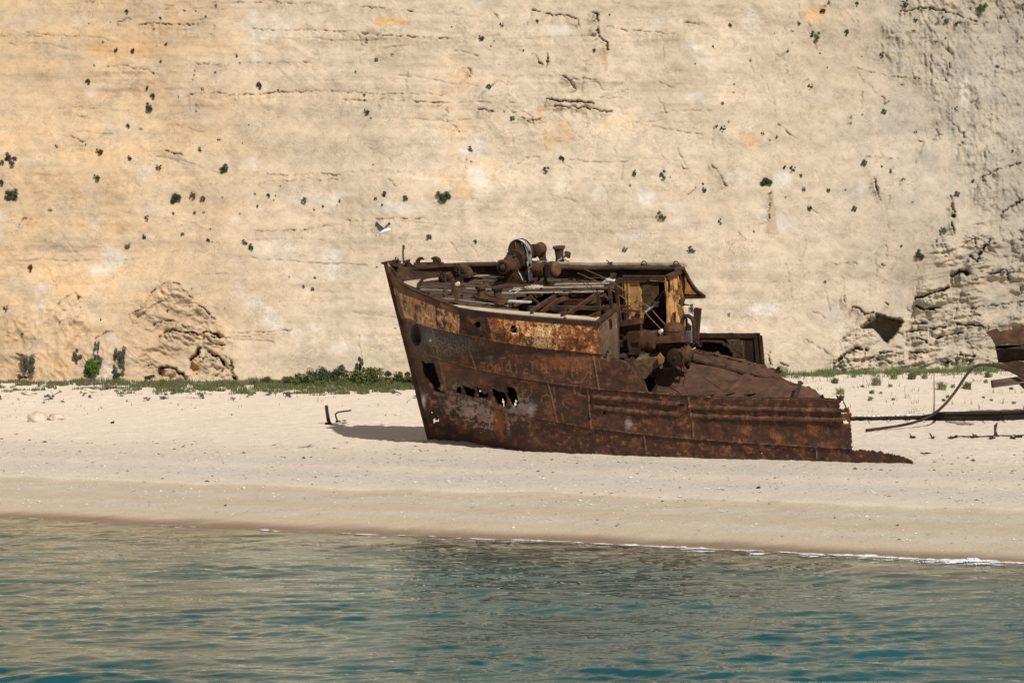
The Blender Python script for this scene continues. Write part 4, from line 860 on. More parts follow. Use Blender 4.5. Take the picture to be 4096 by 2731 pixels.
for poly, m, dv, nm in (([(440, 330), (470, 318), (600, 318), (600, 345), (622, 425), (628, 560), (652, 640), (640, 700), (622, 740), (630, 800), (500, 790), (478, 690), (455, 500)], M_OCHRE, 0, "ochre_panel"),
                    ([(505, 300), (850, 300), (850, 348), (790, 345), (735, 322), (690, 345), (600, 352), (505, 340)], M_OCHRE, -.06, "ochre_lintel"),
                    ([(845, 330), (870, 295), (955, 258), (975, 330), (1003, 480), (1008, 600), (1032, 700), (1034, 800), (900, 800), (862, 790), (868, 600), (850, 430)], M_OCHRE, .05, "ochre_panel"),
                    ([(590, 330), (700, 335), (790, 335), (785, 470), (700, 580), (640, 640), (625, 560), (600, 450)], M_GREEN, 1.0, "inner_panel"),
                    ([(370, 380), (440, 350), (460, 700), (380, 720)], M_DARK, .5, "inner_panel"), ([(560, 330), (1000, 330), (1000, 830), (560, 830)], M_DARK, 1.45, "back_panel"),
                    ([(0, 300), (450, 260), (450, 700), (0, 700)], M_DARK, 1.5, "back_panel"),
                    ([(170, 440), (268, 440), (268, 640), (180, 640)], M_OCHRE, .1, "ochre_panel")):
    mb = MB(); far_ = poly[0][0] > 840; mb.slab(rag([(onu(c2(*p), UB) if far_ else onv(c2(*p), VD + dv)) for p in poly], .018, .12, len(poly)), SA if far_ else ST, .05); mb.build(nm, m, wreck)
mb = MB(); mb.blob(pan(878, 385, -.02), .03, .22, .33, 5, 0, 2, M=SM.to_3x3()); mb.build("scuttle", bpy.data.materials["opening_shade"], wreck)
mb = MB(); mb.blob(onv(c2(592, 655), VD - .03), .17, .05, .13, 5, .2, 2, M=SM.to_3x3()); mb.blob(onv(c2(545, 690), VD - .03), .07, .04, .1, 6, .2, 2, M=SM.to_3x3()); mb.blob(onv(c2(648, 600), VD - .03), .07, .04, .16, 6, .2, 2, M=SM.to_3x3()); mb.build_each("rust_scab", M_DARK, wreck)
# vertical ribs pressed into the panels
mb = MB()
for (x0, y0, x1, y1) in ((470, 320, 492, 700), (505, 320, 512, 780), (960, 265, 1000, 500), (862, 340, 874, 780), (985, 280, 1000, 480), (1005, 480, 1032, 780), (930, 300, 945, 780)):
    mb.beam(pan(x0, y0, -.05), pan(x1, y1, -.05), .07, .09, up=ST)
mb.build_each("panel_rib", M_OCHRE, wreck)
mb = MB()
mb.angle(pan(455, 290, -.05), pan(852, 294, -.05), .16, .2, .04, up=SN); mb.angle(pan(853, 292, -.05), pan(1000, 226, -.05), .16, .2, .04, up=SN)
for a_, b_ in (((300, 372), (520, 272)), ((248, 360), (300, 345))):
    mb.angle(onw(c2(*a_), .05), onw(c2(*b_), .05), .16, .2, .04, up=SN)
mb.build_each("top_beam", M_RUST, wreck)
mb = MB(); mb.slab(rag([onw(c2(*p), .1) for p in ((520, 275), (860, 280), (960, 225), (900, 215), (700, 250), (640, 232), (560, 240))], .03, .15, 6), SN, .03); mb.build("roof_scrap", M_RUST, wreck)
VF = 4.45
mb = MB(); mb.slab([onv(c2(*p), VF) for p in ((985, 222), (1022, 218), (1045, 262), (1075, 322), (1110, 375), (1150, 428), (1188, 458), (1226, 482), (1225, 490), (1028, 492), (1020, 560), (1000, 540))], ST, .05); mb.build("bulwark_wing", M_DARK, wreck, label='flared dark wing plate with an ochre patch')
mb = MB(); mb.slab(rag([onv(c2(*p), VF - .05) for p in ((1034, 285), (1048, 300), (1052, 345), (1085, 385), (1098, 420), (1148, 455), (1140, 464), (1032, 460), (1040, 400))], .01, .1, 2), ST, .03)
mb.slab(rag([onv(c2(*p), VF - .04) for p in ((984, 345), (1000, 335), (1018, 500), (1005, 520), (990, 480))], .01, .1, 3), ST, .03); mb.build("ochre_patch", rust("bright_ochre", (.2, .1, .03), (.48, .23, .05), (.6, .33, .09), freq=2.5), wreck)
mb = MB(); mb.beam(onv(c2(1028, 492), VF - .05), onv(c2(1224, 487), VF - .05), .14, .12, up=ST)
ls = [onv(c2(*p), VF - .05) for p in ((1020, 222), (1045, 262), (1075, 322), (1110, 375), (1150, 428), (1226, 484))]
for a_, b_ in zip(ls[:-1], ls[1:]): mb.beam(a_, b_, .08, .12, up=ST)
mb.build("wing_flange", M_RUST, wreck)
mb = MB(); mb.tube([onv(c2(*p), 3.2) for p in ((1000, 520), (1010, 545), (1030, 560), (1075, 566))], .09, 6, r1=.03); mb.blob(onv(c2(1005, 535), 3.2), .15, .1, .22, 2, .3); mb.build("torn_bracket", M_RUST, wreck)
mb = MB(); mb.slab(rag([onv(c2(*p), 3.0) for p in ((955, 560), (1025, 590), (1040, 700), (1042, 860), (1000, 830), (990, 700), (960, 620))], .03, .12, 8), ST, .04); mb.build("torn_plate", M_OCHRE, wreck)
# rings and cleats standing on the landward rail
mb = MB(); mb.ring(onw(c2(650, 178), .75) , ST, .14, .03); mb.build("ring", M_DARK, wreck)
mb = MB(); mb.ring(onw(c2(952, 180), .75), ST, .14, .035); mb.blob(onw(c2(940, 196), .7), .25, .1, .06, 3, .2); mb.build("ring", M_DARK, wreck)
mb = MB(); rn = random.Random(3)
for k in range(9): p = onw(c2(325 + rn.uniform(-22, 22), 182 + rn.uniform(-16, 14)), .75); mb.beam(p, p + Vector((rn.uniform(-.2, .2), 0, rn.uniform(-.15, .2))), .05, .05)
mb.build("twisted_fitting", M_DARK, wreck)

# ---- aft: landward bulwark frame, collapsed plates
VB = 4.3
outer = [(1095, 832), (1180, 826), (1300, 832), (1450, 826), (1560, 832), (1740, 828), (1742, 870), (1752, 900), (1758, 960), (1766, 1040), (1775, 1130), (1700, 1112), (1600, 1080), (1480, 1052), (1490, 1000), (1450, 960), (1400, 930), (1380, 912), (1210, 900), (1190, 960), (1095, 960)]
mb = MB(); mb.slab(rag([onv(c2(*p), VB) for p in outer], .02, .15, 5), ST, .05); mb.build("bulwark_plating", M_DARK, wreck, label='riveted landward plate left standing aft of the break')
mb = MB(); mb.slab([onv(c2(*p), VB + .25) for p in ((1120, 870), (1520, 870), (1530, 1100), (1150, 1060))], ST, .04); mb.build("back_panel", bpy.data.materials["opening_shade"], wreck)  # dark sheet added behind the gap to stand for its shade
mb = MB(); mb.slab([onv(c2(*p), VB - .05) for p in ((1438, 886), (1552, 887), (1552, 893), (1438, 893))], ST, .02); mb.build("pale_slot", M_PALE, wreck)
mb = MB()
for a_, b_, w_ in (((1095, 850), (1700, 852), .22), ((1700, 852), (1722, 1112), .16), ((1742, 850), (1768, 1125), .2), ((1585, 900), (1590, 1060), .08), ((1430, 880), (1435, 900), .06)): mb.beam(onv(c2(*a_), VB - .07), onv(c2(*b_), VB - .07), w_, .07, up=ST)
mb.build_each("bulwark_stiffener", M_RUST, wreck)
mb = MB()
for k in range(38): mb.blob(onv(c2(1100 + k * 17, 834), VB - .06), .045, .04, .045, k, .1, 1)
for k in range(20): mb.blob(onv(c2(1733 + k * 1.7, 850 + k * 14), VB - .1), .045, .05, .045, k, .1, 1)
mb.build("rivet_row", M_RUST, wreck)
mb = MB(); mb.slab(rag([onv(c2(*p), 2.9) for p in ((1440, 900), (1575, 900), (1590, 1060), (1480, 1040), (1490, 1000))], .02, .12, 2), ST, .04); mb.build("inner_panel", rust("speckled", (.03, .018, .012), (.09, .055, .035), (.17, .12, .08), patch=((.36, .3, .22), .63, 5)), wreck)
mb = MB(); mb.tube([onv(c2(*p), 2.6) for p in ((1395, 935), (1440, 950), (1470, 985), (1480, 1010))], .09, 8); mb.tube([onv(c2(*p), 2.6) for p in ((1060, 990), (1130, 945), (1200, 905), (1380, 912), (1400, 922))], .07, 6); mb.build("bent_pipe", M_DARK, wreck)
def plate3(name, pts, m, th=.05, seed=1, amp=.02, lab=None, step=.14, nrm=None):
    """plate through photo points, each with its own v on the ship"""
    P_ = [onv(c(x, y), v_) for c, x, y, v_ in pts]; n_ = (P_[1] - P_[0]).cross(P_[-1] - P_[0]).normalized() if nrm is None else nrm
    mb = MB(); rn = random.Random(seed); Q = []
    for i, a_ in enumerate(P_):
        b_ = P_[(i + 1) % len(P_)]; k = max(1, int((b_ - a_).length / step))
        for j in range(k):
            p = a_.lerp(b_, j / k)
            if j: p = p + Vector((rn.gauss(0, amp), 0, rn.gauss(0, amp)))
            Q.append(p)
    mb.slab(Q, n_, th); return mb.build(name, m, wreck, label=lab)
plate3("collapsed_plate", [(c2, 1040, 988, 1.6), (c2, 1130, 975, 1.9), (c2, 1260, 1012, 1.9), (c2, 1400, 1040, 1.9), (c2, 1620, 1092, 1.9), (c2, 1760, 1130, 1.9), (c2, 1870, 1160, 1.9), (c2, 1935, 1190, 1.9), (c2, 1938, 1250, 1.4), (c2, 1700, 1228, .9), (c2, 1400, 1140, .7), (c2, 1075, 1082, .6)], M_SMOOTH, amp=.06)
plate3("collapsed_plate", [(c2, 1072, 1085, .55), (c2, 1400, 1145, .6), (c2, 1600, 1200, .7), (c2, 1720, 1232, .9), (c2, 1935, 1258, 1.3), (c2, 2110, 1320, 1.7), (c2, 2225, 1352, 2.1), (c2, 2290, 1400, 2.1), (c2, 2345, 1462, 2.1), (c2, 2345, 1520, -2.6), (c2, 1480, 1500, -2.6), (c2, 1180, 1460, -2.4), (c2, 1020, 1300, -1.6)], M_SMOOTH, seed=5, amp=.035)
plate3("collapsed_plate", [(c2, 690, 1240, -1.2), (c2, 770, 1150, -.4), (c2, 850, 1115, 0), (c2, 1060, 1150, .2), (c2, 1262, 1232, -.2), (c2, 1330, 1300, -1.0), (c2, 1480, 1480, -3.0), (c2, 1100, 1470, -3.2), (c2, 770, 1440, -3.2), (c2, 762, 1230, -1.7)], M_SMOOTH, seed=8, amp=.03)
mb = MB(); ed = [onv(c2(*p), v_) for p, v_ in (((1040, 988), 1.55), ((1180, 1005), 1.6), ((1260, 1022), 1.7), ((1420, 1058), 1.75), ((1620, 1105), 1.8))]
for a_, b_ in zip(ed[:-1], ed[1:]): mb.angle(a_, b_, .14, .1, .03)
ed = [onv(c2(*p), v_) for p, v_ in (((1030, 1040), .5), ((1200, 1090), .5), ((1400, 1140), .55), ((1600, 1192), .6))]
for a_, b_ in zip(ed[:-1], ed[1:]): mb.angle(a_, b_, .16, .1, .03)
ed = [onv(c2(*p), v_) for p, v_ in (((1690, 1215), .8), ((1900, 1262), 1.2), ((2110, 1318), 1.6))]
for a_, b_ in zip(ed[:-1], ed[1:]): mb.beam(a_, b_, .06, .08)
mb.build_each("torn_flange", M_RUST, wreck)
mb = MB(); rn = random.Random(9)
for k in range(26):
    f = rn.random(); x = 1150 + f * 700; y = 985 + f * 185 + rn.uniform(-4, 3); p = onv(c2(x, y), 1.6); mb.blob(p, rn.uniform(.03, .09), .04, rn.uniform(.02, .04), k, .3, 1)
mb.build("rust_scale", M_DARK, wreck)["kind"] = "stuff"
mb = MB(); mb.beam(onv(c2(2118, 1295), .5), onv(c2(2070, 1450), -3.2), .16, .2); mb.beam(onv(c2(2105, 1296), .5), onv(c2(2140, 1300), .5), .2, .1); mb.build_each("frame_stub", M_DARK, wreck)
mb = MB()
for p, q in (((1890, 1185), (1925, 1150)), ((1905, 1200), (1938, 1180)), ((1910, 1222), (1940, 1218))): mb.beam(onv(c2(*p), 1.7), onv(c2(*q), 1.7), .16, .1)
mb.build_each("torn_end", M_RUST, wreck)
for pp in ([(900, 1295), (930, 1290), (955, 1330), (1000, 1370), (1060, 1400), (1100, 1422), (960, 1412), (930, 1370), (905, 1330)],):
    pass
mb = MB()      # curled lips of plate along the broken seaward edge
for cx_, cy_, r_ in ((1228, 1408, .13), (1420, 1395, .12), (1610, 1400, .2), (735, 1388, .1)):
    mb.lathe(onv(c2(cx_, cy_ + 14), -3.6), SA + SN * .3, [(0, r_), (.3, r_ * .8), (.5, r_ * .3)], 14, arc=(.0, .55))
mb.build_each("curled_edge", M_RUST, wreck)
mb = MB(); ed = [onv(c2(*p), -3.9) for p in ((700, 1392), (1100, 1420), (1480, 1440), (2352, 1450))] + [onv(c4(*p), -4.2) for p in ((1690, 492),)]
for a_, b_ in zip(ed[:-1], ed[1:]): mb.beam(a_, b_, .1, .12)
mb.build("sheer_strake_edge", M_RED, wreck)
mb = MB(); mb.slab(rag([onv(c2(*p), -3.2) for p in ((2300, 1425), (2335, 1400), (2352, 1440), (2400, 1442), (2352, 1452))], .03, .1, 2), ST, .04)
mb.tube([onv(c5(*p), -4.2) for p in ((170, 905), (185, 930), (200, 968))], .03, 6); mb.blob(onv(c5(145, 880), -4.1), .12, .1, .15, 3, .5); mb.build_each("torn_end", M_DARK, wreck)
# scrolled plates at the break, below the machinery
plate3("side_frame", [(c2, 405, 1080, -3.9), (c2, 460, 1085, -3.6), (c2, 560, 1040, -1.9), (c2, 590, 1230, -2.2), (c2, 700, 1400, -3.2), (c2, 560, 1260, -3.4)], M_DARK, seed=3)

# ---- deck machinery
def part(parent_part, mb, name, m, **k): return (mb.build_each if name in ("side_frame", "motor_foot", "rear_drum", "bracket") else mb.build)(name, m, parent_part, **k)
AX, TX, NX = SA, ST, SN
def cylp(mb, p, d, prof, seg=28): return mb.lathe(p, d, prof, seg, up=SN)
vw = uvw(onw(d1(550, 925)))[1]
mb = MB(); mb.slab([onw(d1(*p), .06) for p in ((215, 985), (600, 985), (860, 960), (960, 830), (620, 905), (330, 925))], SN, .12); windlass = mb.build("windlass", M_RUST, wreck)
mb = MB(); poly = [onv(d1(*p), vw - .25) for p in ((345, 915), (365, 800), (470, 640), (585, 590), (640, 680), (735, 900))]; mb.slab(poly, ST, .14)
poly = [onv(d1(*p), vw + .5) for p in ((420, 900), (430, 420), (560, 340), (700, 420), (860, 560), (880, 880))]; mb.slab(poly, ST, .12); part(windlass, mb, "side_frame", M_DARK)
mb = MB(); c_ = onv(d1(330, 610), vw - 1.0)
cylp(mb, c_, TX, [(0, .26), (.001, .34), (.05, .37), (.11, .37), (.15, .27), (.35, .30), (.62, .38), (.70, .46), (.85, .46), (.86, .38)]); part(windlass, mb, "warping_drum", M_RUST, smooth=True)
mb = MB(); cylp(mb, c_ - TX * .012, TX, [(0, .255), (.01, .26)], 30); part(windlass, mb, "hollow_shade", bpy.data.materials["opening_shade"])  # black disc stands for the shade in the drum's hollow end
mb = MB(); cylp(mb, c_ - TX * .06, TX, [(0, .13), (.02, .16), (.05, .17)]); cylp(mb, c_ - TX * .12, TX, [(0, .05), (.07, .07)]); part(windlass, mb, "drum_hub", M_RUST, smooth=True)
mb = MB(); gc = onv(d1(640, 330), vw + .1)
cylp(mb, gc - TX * .0, TX, [(0, .58), (.01, .67), (.3, .67), (.31, .58)], 40); part(windlass, mb, "gear_wheel", M_RUST, smooth=True)
mb = MB(); cylp(mb, gc - TX * .05, TX, [(0, .46), (.05, .48)], 32); cylp(mb, gc - TX * .18, TX, [(0, .08), (.15, .1)]); part(windlass, mb, "gear_face", rust("gear_face_rust", (.02, .012, .008), (.07, .04, .018), (.17, .10, .04), freq=3), smooth=True)
mb = MB(); cylp(mb, onv(d1(560, 470), vw - .15), TX, [(0, .50), (.3, .56), (.34, .46)], 32); part(windlass, mb, "chain_wheel", M_DARK, smooth=True)
# droppings running down the gear
mb = MB(); rn = random.Random(5)
arcp = [gc - TX * .03 + AX * (.685 * math.cos(an)) + SN * (.685 * math.sin(an)) for an in [R(q) for q in range(140, -5, -8)]]
for i in range(len(arcp) - 1): mb.beam(arcp[i], arcp[i + 1], .02 + .17 * sstep(105, 60, 140 - 8 * i), .02, up=(arcp[i] - gc).normalized())
for k in range(10):
    x = 790 + k * 9 + rn.uniform(-3, 3); y0 = 120 + abs(k - 3) * 10; y1 = rn.uniform(420, 600); mb.tube([onv(d1(x - 60 + 60 * min(1, j / 2), y0 + (y1 - y0) * j / 5), vw + .02) for j in range(6)], .022, 5, r1=.012)
for k in (1, 4):
    x = 530 + k * 40 + rn.uniform(-9, 9); mb.tube([onv(d1(x + rn.uniform(-4, 4), 110 + (k - 3) ** 2 * 6 + j * rn.uniform(12, 24)), vw - .0) for j in range(5)], .012, 4)
for k in range(8): mb.tube([onv(d1(820 + 10 * k + rn.uniform(-4, 4), 600 + j * 50 * rn.uniform(.8, 1.1)), vw - .05) for j in range(6)], .015, 4)
for k in range(10): mb.blob(onw(d1(rn.uniform(800, 900), rn.uniform(850, 885)), .14), .08, .08, .015, k, .3, 1)
part(windlass, mb, "bird_droppings", M_GUANO)
mb = MB(); cylp(mb, onv(d1(880, 300), vw + 1.0), AX, [(0, .30), (.06, .36), (.2, .36), (.25, .30), (.45, .32), (.62, .26), (.66, .1)]); cylp(mb, onv(d1(960, 290), vw + .5), TX, [(0, .20), (.02, .30), (.5, .33)]); part(windlass, mb, "rear_drum", M_RED, smooth=True)
mb = MB(); m0 = onv(d1(935, 618), vw - .1); cylp(mb, m0, AX, [(0, .28), (.03, .35), (.62, .35), (.63, .33)], 32); motor = mb.build("windlass_motor", M_RED, wreck, smooth=True)
mb = MB(); m1 = onv(d1(1180, 635), vw - .1)
mb.beam(m1, m1 + AX * .36, .66, .66, up=SN); part(motor, mb, "terminal_box", M_DARK, bevel=.04)
mb = MB(); cylp(mb, onv(d1(1310, 640), vw - .1), AX, [(0, .30), (.02, .37), (.12, .37), (.2, .30), (.21, .1)], 32); part(motor, mb, "end_cap", rust("ochre_rust", (.05, .025, .012), (.12, .06, .025), (.2, .11, .045)), smooth=True)
mb = MB()
for x in (1015, 1135): mb.beam(onv(d1(x, 740), vw - .3), onw(d1(x, 840)), .1, .12, up=ST)
mb.lathe(onw(d1(1145, 975)), SN, [(0, .16), (.1, .13), (.32, .11)], 12); part(motor, mb, "motor_foot", M_RUST)
mb = MB(); mb.blob(onw(d1(1210, 930), .08), .3, .16, .1, 4, .35); mb.build("rust_heap", rust("orange_rust", (.12, .05, .02), (.28, .12, .045), (.45, .22, .09)), wreck)
mb = MB(); mb.slab(rag([onw(d1(*p), .05) for p in ((780, 980), (860, 920), (960, 895), (1100, 900), (1090, 985), (900, 1010))], .03, .1), SN, .06); mb.build("sand_patch", M_PALE, wreck)
# plank and white bits lying by the windlass
mb = MB(); mb.beam(onv(d1(915, 555), vw - .2), onv(d1(1060, 510), vw - .2), .13, .09); mb.build("broken_plank", rust("pink_wood", (.2, .1, .06), (.34, .2, .13), (.45, .3, .2)), wreck)
mb = MB(); mb.beam(onv(d1(975, 415), vw + .2), onv(d1(1015, 475), vw + .2), .07, .07); mb.tube([onw(d1(*p), .05) for p in ((450, 1055), (640, 1020), (720, 1000), (850, 930), (960, 890))], .025, 6); mb.tube([onw(d1(*p), .06) for p in ((560, 1100), (590, 1065), (700, 1020))], .018, 6); mb.tube([onv(d1(*p), vw - .3) for p in ((565, 560), (600, 650), (660, 740), (710, 850))], .02, 5); mb.build_each("white_stick", M_WHITE, wreck)
mb = MB(); rn = random.Random(21)
for k in range(46):
    x_, y_ = rn.uniform(380, 940), rn.uniform(330, 900); p_ = onv(d1(x_, y_), vw + rn.uniform(-.35, .4)); a_ = rn.uniform(0, 6.28); dd_ = Vector((math.cos(a_), rn.gauss(0, .4), math.sin(a_))).normalized()
    if rn.random() < .6: mb.beam(p_, p_ + dd_ * rn.uniform(.1, .32), rn.uniform(.03, .10), rn.uniform(.02, .08))
    else: mb.blob(p_, rn.uniform(.04, .12), .08, rn.uniform(.04, .12), k, .35, 1)
o = mb.build("rusted_gear_litter", M_DARK, windlass); o['kind'] = 'stuff'
# bollards standing behind
mb = MB(); mb.lathe(onw(d1(1080, 590)), SN, [(0, .34), (.08, .30), (.5, .22), (.85, .24), (.93, .30), (1.0, .30)], 20); mb.build("bollard", M_DARK, wreck, smooth=True)
bp_ = onw(d1(1415, 600)); mb = MB(); mb.lathe(bp_, SN, [(0, .34), (.08, .28), (.5, .20), (.9, .24), (1.0, .33), (1.08, .33)], 20); mb.build("bollard", M_RUST, wreck, smooth=True)
mb = MB(); mb.slab([onw(d1(*p), .2) for p in ((1370, 560), (1590, 565), (1600, 600), (1560, 640), (1400, 640))], SN, .25); mb.blob(onw(d1(1570, 575), .3), .12, .1, .12, 2, .2); mb.build("bollard_base", M_RUST, wreck)
# turned up turnbuckle arms and the two stay wires
def hook(p, q, head):
    mb = MB(); mb.beam(p, q, .10, .09, up=ST); o = mb.build("tension_arm", M_WHITE, wreck, bevel=.02)
    d = (q - p).normalized(); mb = MB(); mb.lathe(q - d * .02, d, [(0, head), (.02, head * 1.1), (.22, head * .3)], 14); mb.build("arm_shoe", M_DARK, o)
vv = uvw(bp_)[1] - .2
hook(onv(d1(1370, 490), vv), onv(d1(1550, 370), vv), .2)
hook(onv(d2(135, 530), .2), onv(d2(340, 390), .2), .16)
hook(onv(d2(945, 1075), -1.2), onv(d2(1140, 925), -1.2), .16)
mb = MB(); mb.blob(onv(d2(290, 470), .1), .22, .1, .1, 3, .15); mb.build("white_knob", M_WHITE, wreck)
def wire(pts, r=.022):
    mb = MB(); P_ = [onv(c(x, y), v_) for c, x, y, v_ in pts]; Q = []
    for a_, b_ in zip(P_[:-1], P_[1:]):
        for k in range(6): Q.append(a_.lerp(b_, k / 6) - Vector((0, 0, .03 * math.sin(math.pi * k / 6))))
    mb.tube(Q + [P_[-1]], r, 6); mb.build("stay_wire", rust("wire_rust", (.12, .06, .035), (.22, .12, .07), (.36, .22, .14)), wreck)
wire([(d1, 1495, 460, vv), (d1, 2290, 820, .3), (d2, 290, 475, .1), (d2, 1050, 1000, -1.2), (d2, 1345, 1330, -1.6)])
wire([(d1, 1400, 545, vv), (d1, 2180, 900, .3), (d2, 390, 700, -.1), (d2, 940, 1070, -1.2), (d2, 1265, 1410, -1.6)])
# chain guides near the bow
def stopper(c_, sc, seed, wo=0.0):
    P0 = onw(d3(*c_), wo); rn = random.Random(seed)
    mb = MB(); mb.slab([P0 + AX * (i * .62 * sc) + TX * (j * .34 * sc) for i, j in ((-1, -1), (1, -1), (1, 1), (-1, 1))], SN, .14); mb.beam(P0 - SN * (wo + .02), P0 - SN * .05, .7, .4, up=SA); o = mb.build("chain_stopper", M_RUST, wreck)
    mb = MB(); mb.lathe(P0 - TX * .28 * sc, TX, [(0, .42 * sc), (.02, .50 * sc), (.5 * sc, .50 * sc), (.52 * sc, .42 * sc)], 24, arc=(-.02, .52), up=SN); part(o, mb, "guard_plate", M_RED, smooth=True)
    mb = MB()
    for dx in (-.12, .12): mb.beam(P0 + AX * (dx - .06) * sc - TX * .36 * sc + SN * .1, P0 + AX * (dx - .1) * sc - TX * .3 * sc + SN * .62 * sc, .07 * sc, .12 * sc, up=TX)
    for k in range(3): mb.ring(P0 + AX * (-.08) * sc - TX * .38 * sc + SN * (.16 + .14 * k) * sc, AX if k % 2 else TX, .08 * sc, .03 * sc, 10)
    mb.lathe(P0 + AX * .25 * sc - TX * .32 * sc + SN * .28 * sc, TX, [(0, .1), (.05, .18), (.2, .2)], 12); part(o, mb, "chain_link", M_DARK)
stopper((1380, 780), .95, 1); stopper((1650, 650), 1.0, 2, .34)
mb = MB(); mb.blob(onw(d3(1560, 835), .05), .16, .1, .12, 8, .3); mb.build("pale_lump", M_PALE, wreck)
# mooring bitts on their base, and a stanchion
b0, b1, b2, b3 = (onw(c1(*p), .06) for p in ((945, 690), (1240, 752), (1250, 705), (975, 660)))
mb = MB(); mb.slab([b0, b1, b2, b3], SN, .12); bitts = mb.build("mooring_bitts", M_RUST, wreck)
for x, y, h_ in ((1005, 690, .64), (1160, 700, .62)):
    mb = MB(); mb.lathe(onw(c1(x, y)), SN, [(0, .24), (.1, .2), (h_ - .2, .19), (h_ - .12, .28), (h_, .30), (h_ + .02, .2)], 20); part(bitts, mb, "post", M_RUST, smooth=True)
mb = MB(); mb.blob(onw(c1(1180, 735), .15), .32, .16, .12, 5, .3); part(bitts, mb, "rust_lump", M_RED)
mb = MB(); mb.beam(onw(c1(770, 748)), onw(c1(770, 748)) + (onv(c1(755, 590), uvw(onw(c1(770, 748)))[1]) - onw(c1(770, 748))), .13, .13); mb.beam(onw(c1(735, 660)), onw(c1(735, 660)) + SN * .6, .12, .1); mb.build_each("stanchion", M_RUST, wreck)
mb = MB(); mb.blob(onw(c1(1475, 828), .08), .1, .08, .09, 1, .3); mb.blob(onw(c1(1770, 850), .08), .12, .09, .1, 2, .4); mb.blob(onw(c1(1785, 880), .08), .1, .09, .06, 4, .4); mb.build_each("eye_bolt", M_DARK, wreck)
# bow fittings: plate, ring, staff, broken chocks, hawse castings
mb = MB(); mb.slab([onw(d3(*p), .95) for p in ((270, 400), (500, 395), (430, 500), (330, 490))], SN, .05); mb.slab([onw(d3(*p), .95) for p in ((520, 400), (665, 362), (665, 392), (560, 430))], SN, .05); mb.build_each("bow_plate", M_DARK, wreck)
mb = MB(); mb.slab(rag([onv(d3(*p), .9) for p in ((560, 430), (640, 400), (700, 460), (800, 510), (560, 515))], .01), ST, .04); mb.build("bow_gusset", M_RUST, wreck)
mb = MB(); mb.ring(onv(d3(412, 370), .2), ST + AX * .5, .15, .035, 20, .8, -.6); mb.blob(onv(d3(385, 392), .2), .2, .1, .08, 2, .2); mb.build("ring", M_DARK, wreck)
mb = MB(); f0 = onw(d3(560, 620)); vv0 = uvw(f0)[1]; mb.tube([f0, onv(d3(535, 430), vv0), onv(d3(527, 240), vv0), onv(d3(530, 100), vv0)], .045, 8); mb.beam(onv(d3(537, 165), vv0), onv(d3(537, 98), vv0), .12, .12); mb.build("bow_staff", M_DARK, wreck)
mb = MB(); mb.blob(onw(d3(480, 660), .2), .42, .3, .3, 11, .25, 3); mb.blob(onw(d3(560, 720), .15), .25, .25, .2, 12, .2); mb.tube([onw(d3(430, 545), .3), onw(d3(500, 550), .3)], .1, 8); mb.build_each("hawse_casting", M_RUST, wreck, smooth=True)
fv = uvw(onw(d3(1000, 470), .62))[1]
mb = MB(); mb.beam(onv(d3(765, 462), fv), onv(d3(1255, 450), fv), .36, .2); mb.build("chock_base", M_RUST, wreck)
mb = MB(); P_ = [onv(d3(*p), fv) for p in ((800, 430), (815, 380), (850, 345), (890, 345), (918, 365))]; mb.tube(P_, .13, 8, r1=.05); mb.tube([onv(d3(*p), fv) for p in ((915, 365), (945, 352), (970, 370))], .014, 5); mb.build("broken_chock", M_RUST, wreck, smooth=True)
mb = MB(); mb.slab(rag([onv(d3(*p), fv) for p in ((1100, 430), (1110, 370), (1072, 345), (1085, 325), (1120, 308), (1160, 325), (1200, 345), (1222, 385), (1225, 430))], .01, .1, 2), ST, .22); mb.build("broken_chock", M_RUST, wreck)
mb = MB(); mb.lathe(onw(d3(1290, 590)), AX * .2 + SN, [(0, .04), (.2, .13), (.42, .1)], 8); mb.beam(onw(d3(940, 640)), onw(d3(940, 640)) + SN * .35, .1, .06); mb.build_each("small_cleat", M_DARK, wreck)

# ---- engine-room machinery standing behind the break
def face(c_, x, y, v_): return onv(c_(x, y), v_)
vm = -1.6
mb = MB(); cylp(mb, face(c2, 612, 900, vm), AX, [(0, .48), (.02, .53), (.72, .53), (.74, .50), (.76, .56), (1.0, .56), (1.02, .3)], 36); gen = mb.build("engine_drum", M_RED, wreck, smooth=True)
mb = MB(); cylp(mb, face(c2, 430, 930, vm), AX, [(0, .2), (.02, .33), (.38, .33), (.40, .22), (.8, .22)], 24); part(gen, mb, "end_bearing", M_DARK, smooth=True)
mb = MB(); mb.slab(rag([face(c2, x, y, vm - .45) for x, y in ((490, 830), (612, 820), (618, 1020), (600, 1030), (545, 1032), (505, 980), (500, 930))], .01), ST, .1); mb.slab([face(c2, x, y, vm + .2) for x, y in ((490, 822), (612, 812), (618, 1000), (500, 960))], ST, .9); part(gen, mb, "casing", M_RUST)
mb = MB(); mb.slab(rag([face(c2, x, y, vm - .52) for x, y in ((530, 905), (560, 925), (590, 900), (605, 920), (590, 945), (555, 950), (532, 935))], .01), ST, .03); part(gen, mb, "torn_hole", bpy.data.materials["opening_shade"])
mb = MB()
for x in (640, 752, 770): mb.beam(face(c2, x, 985, vm - .4), face(c2, x + 5, 1040, vm - .4), .07, .07)
for x in (770, 800, 790): mb.beam(face(c2, x, 822, vm), face(c2, x, 796, vm), .05, .05)
part(gen, mb, "bracket", M_RUST)
mb = MB(); mb.blob(face(c2, 806, 815, vm - .1), .12, .1, .13, 2, .2); mb.build("white_lump", M_WHITE, wreck)
mb = MB(); p0 = face(c2, 405, 745, vm - .3); p1 = face(c2, 625, 712, vm - .3); mb.beam(p0, p1, .3, .28); mb.build("steel_channel", M_RUST, wreck)
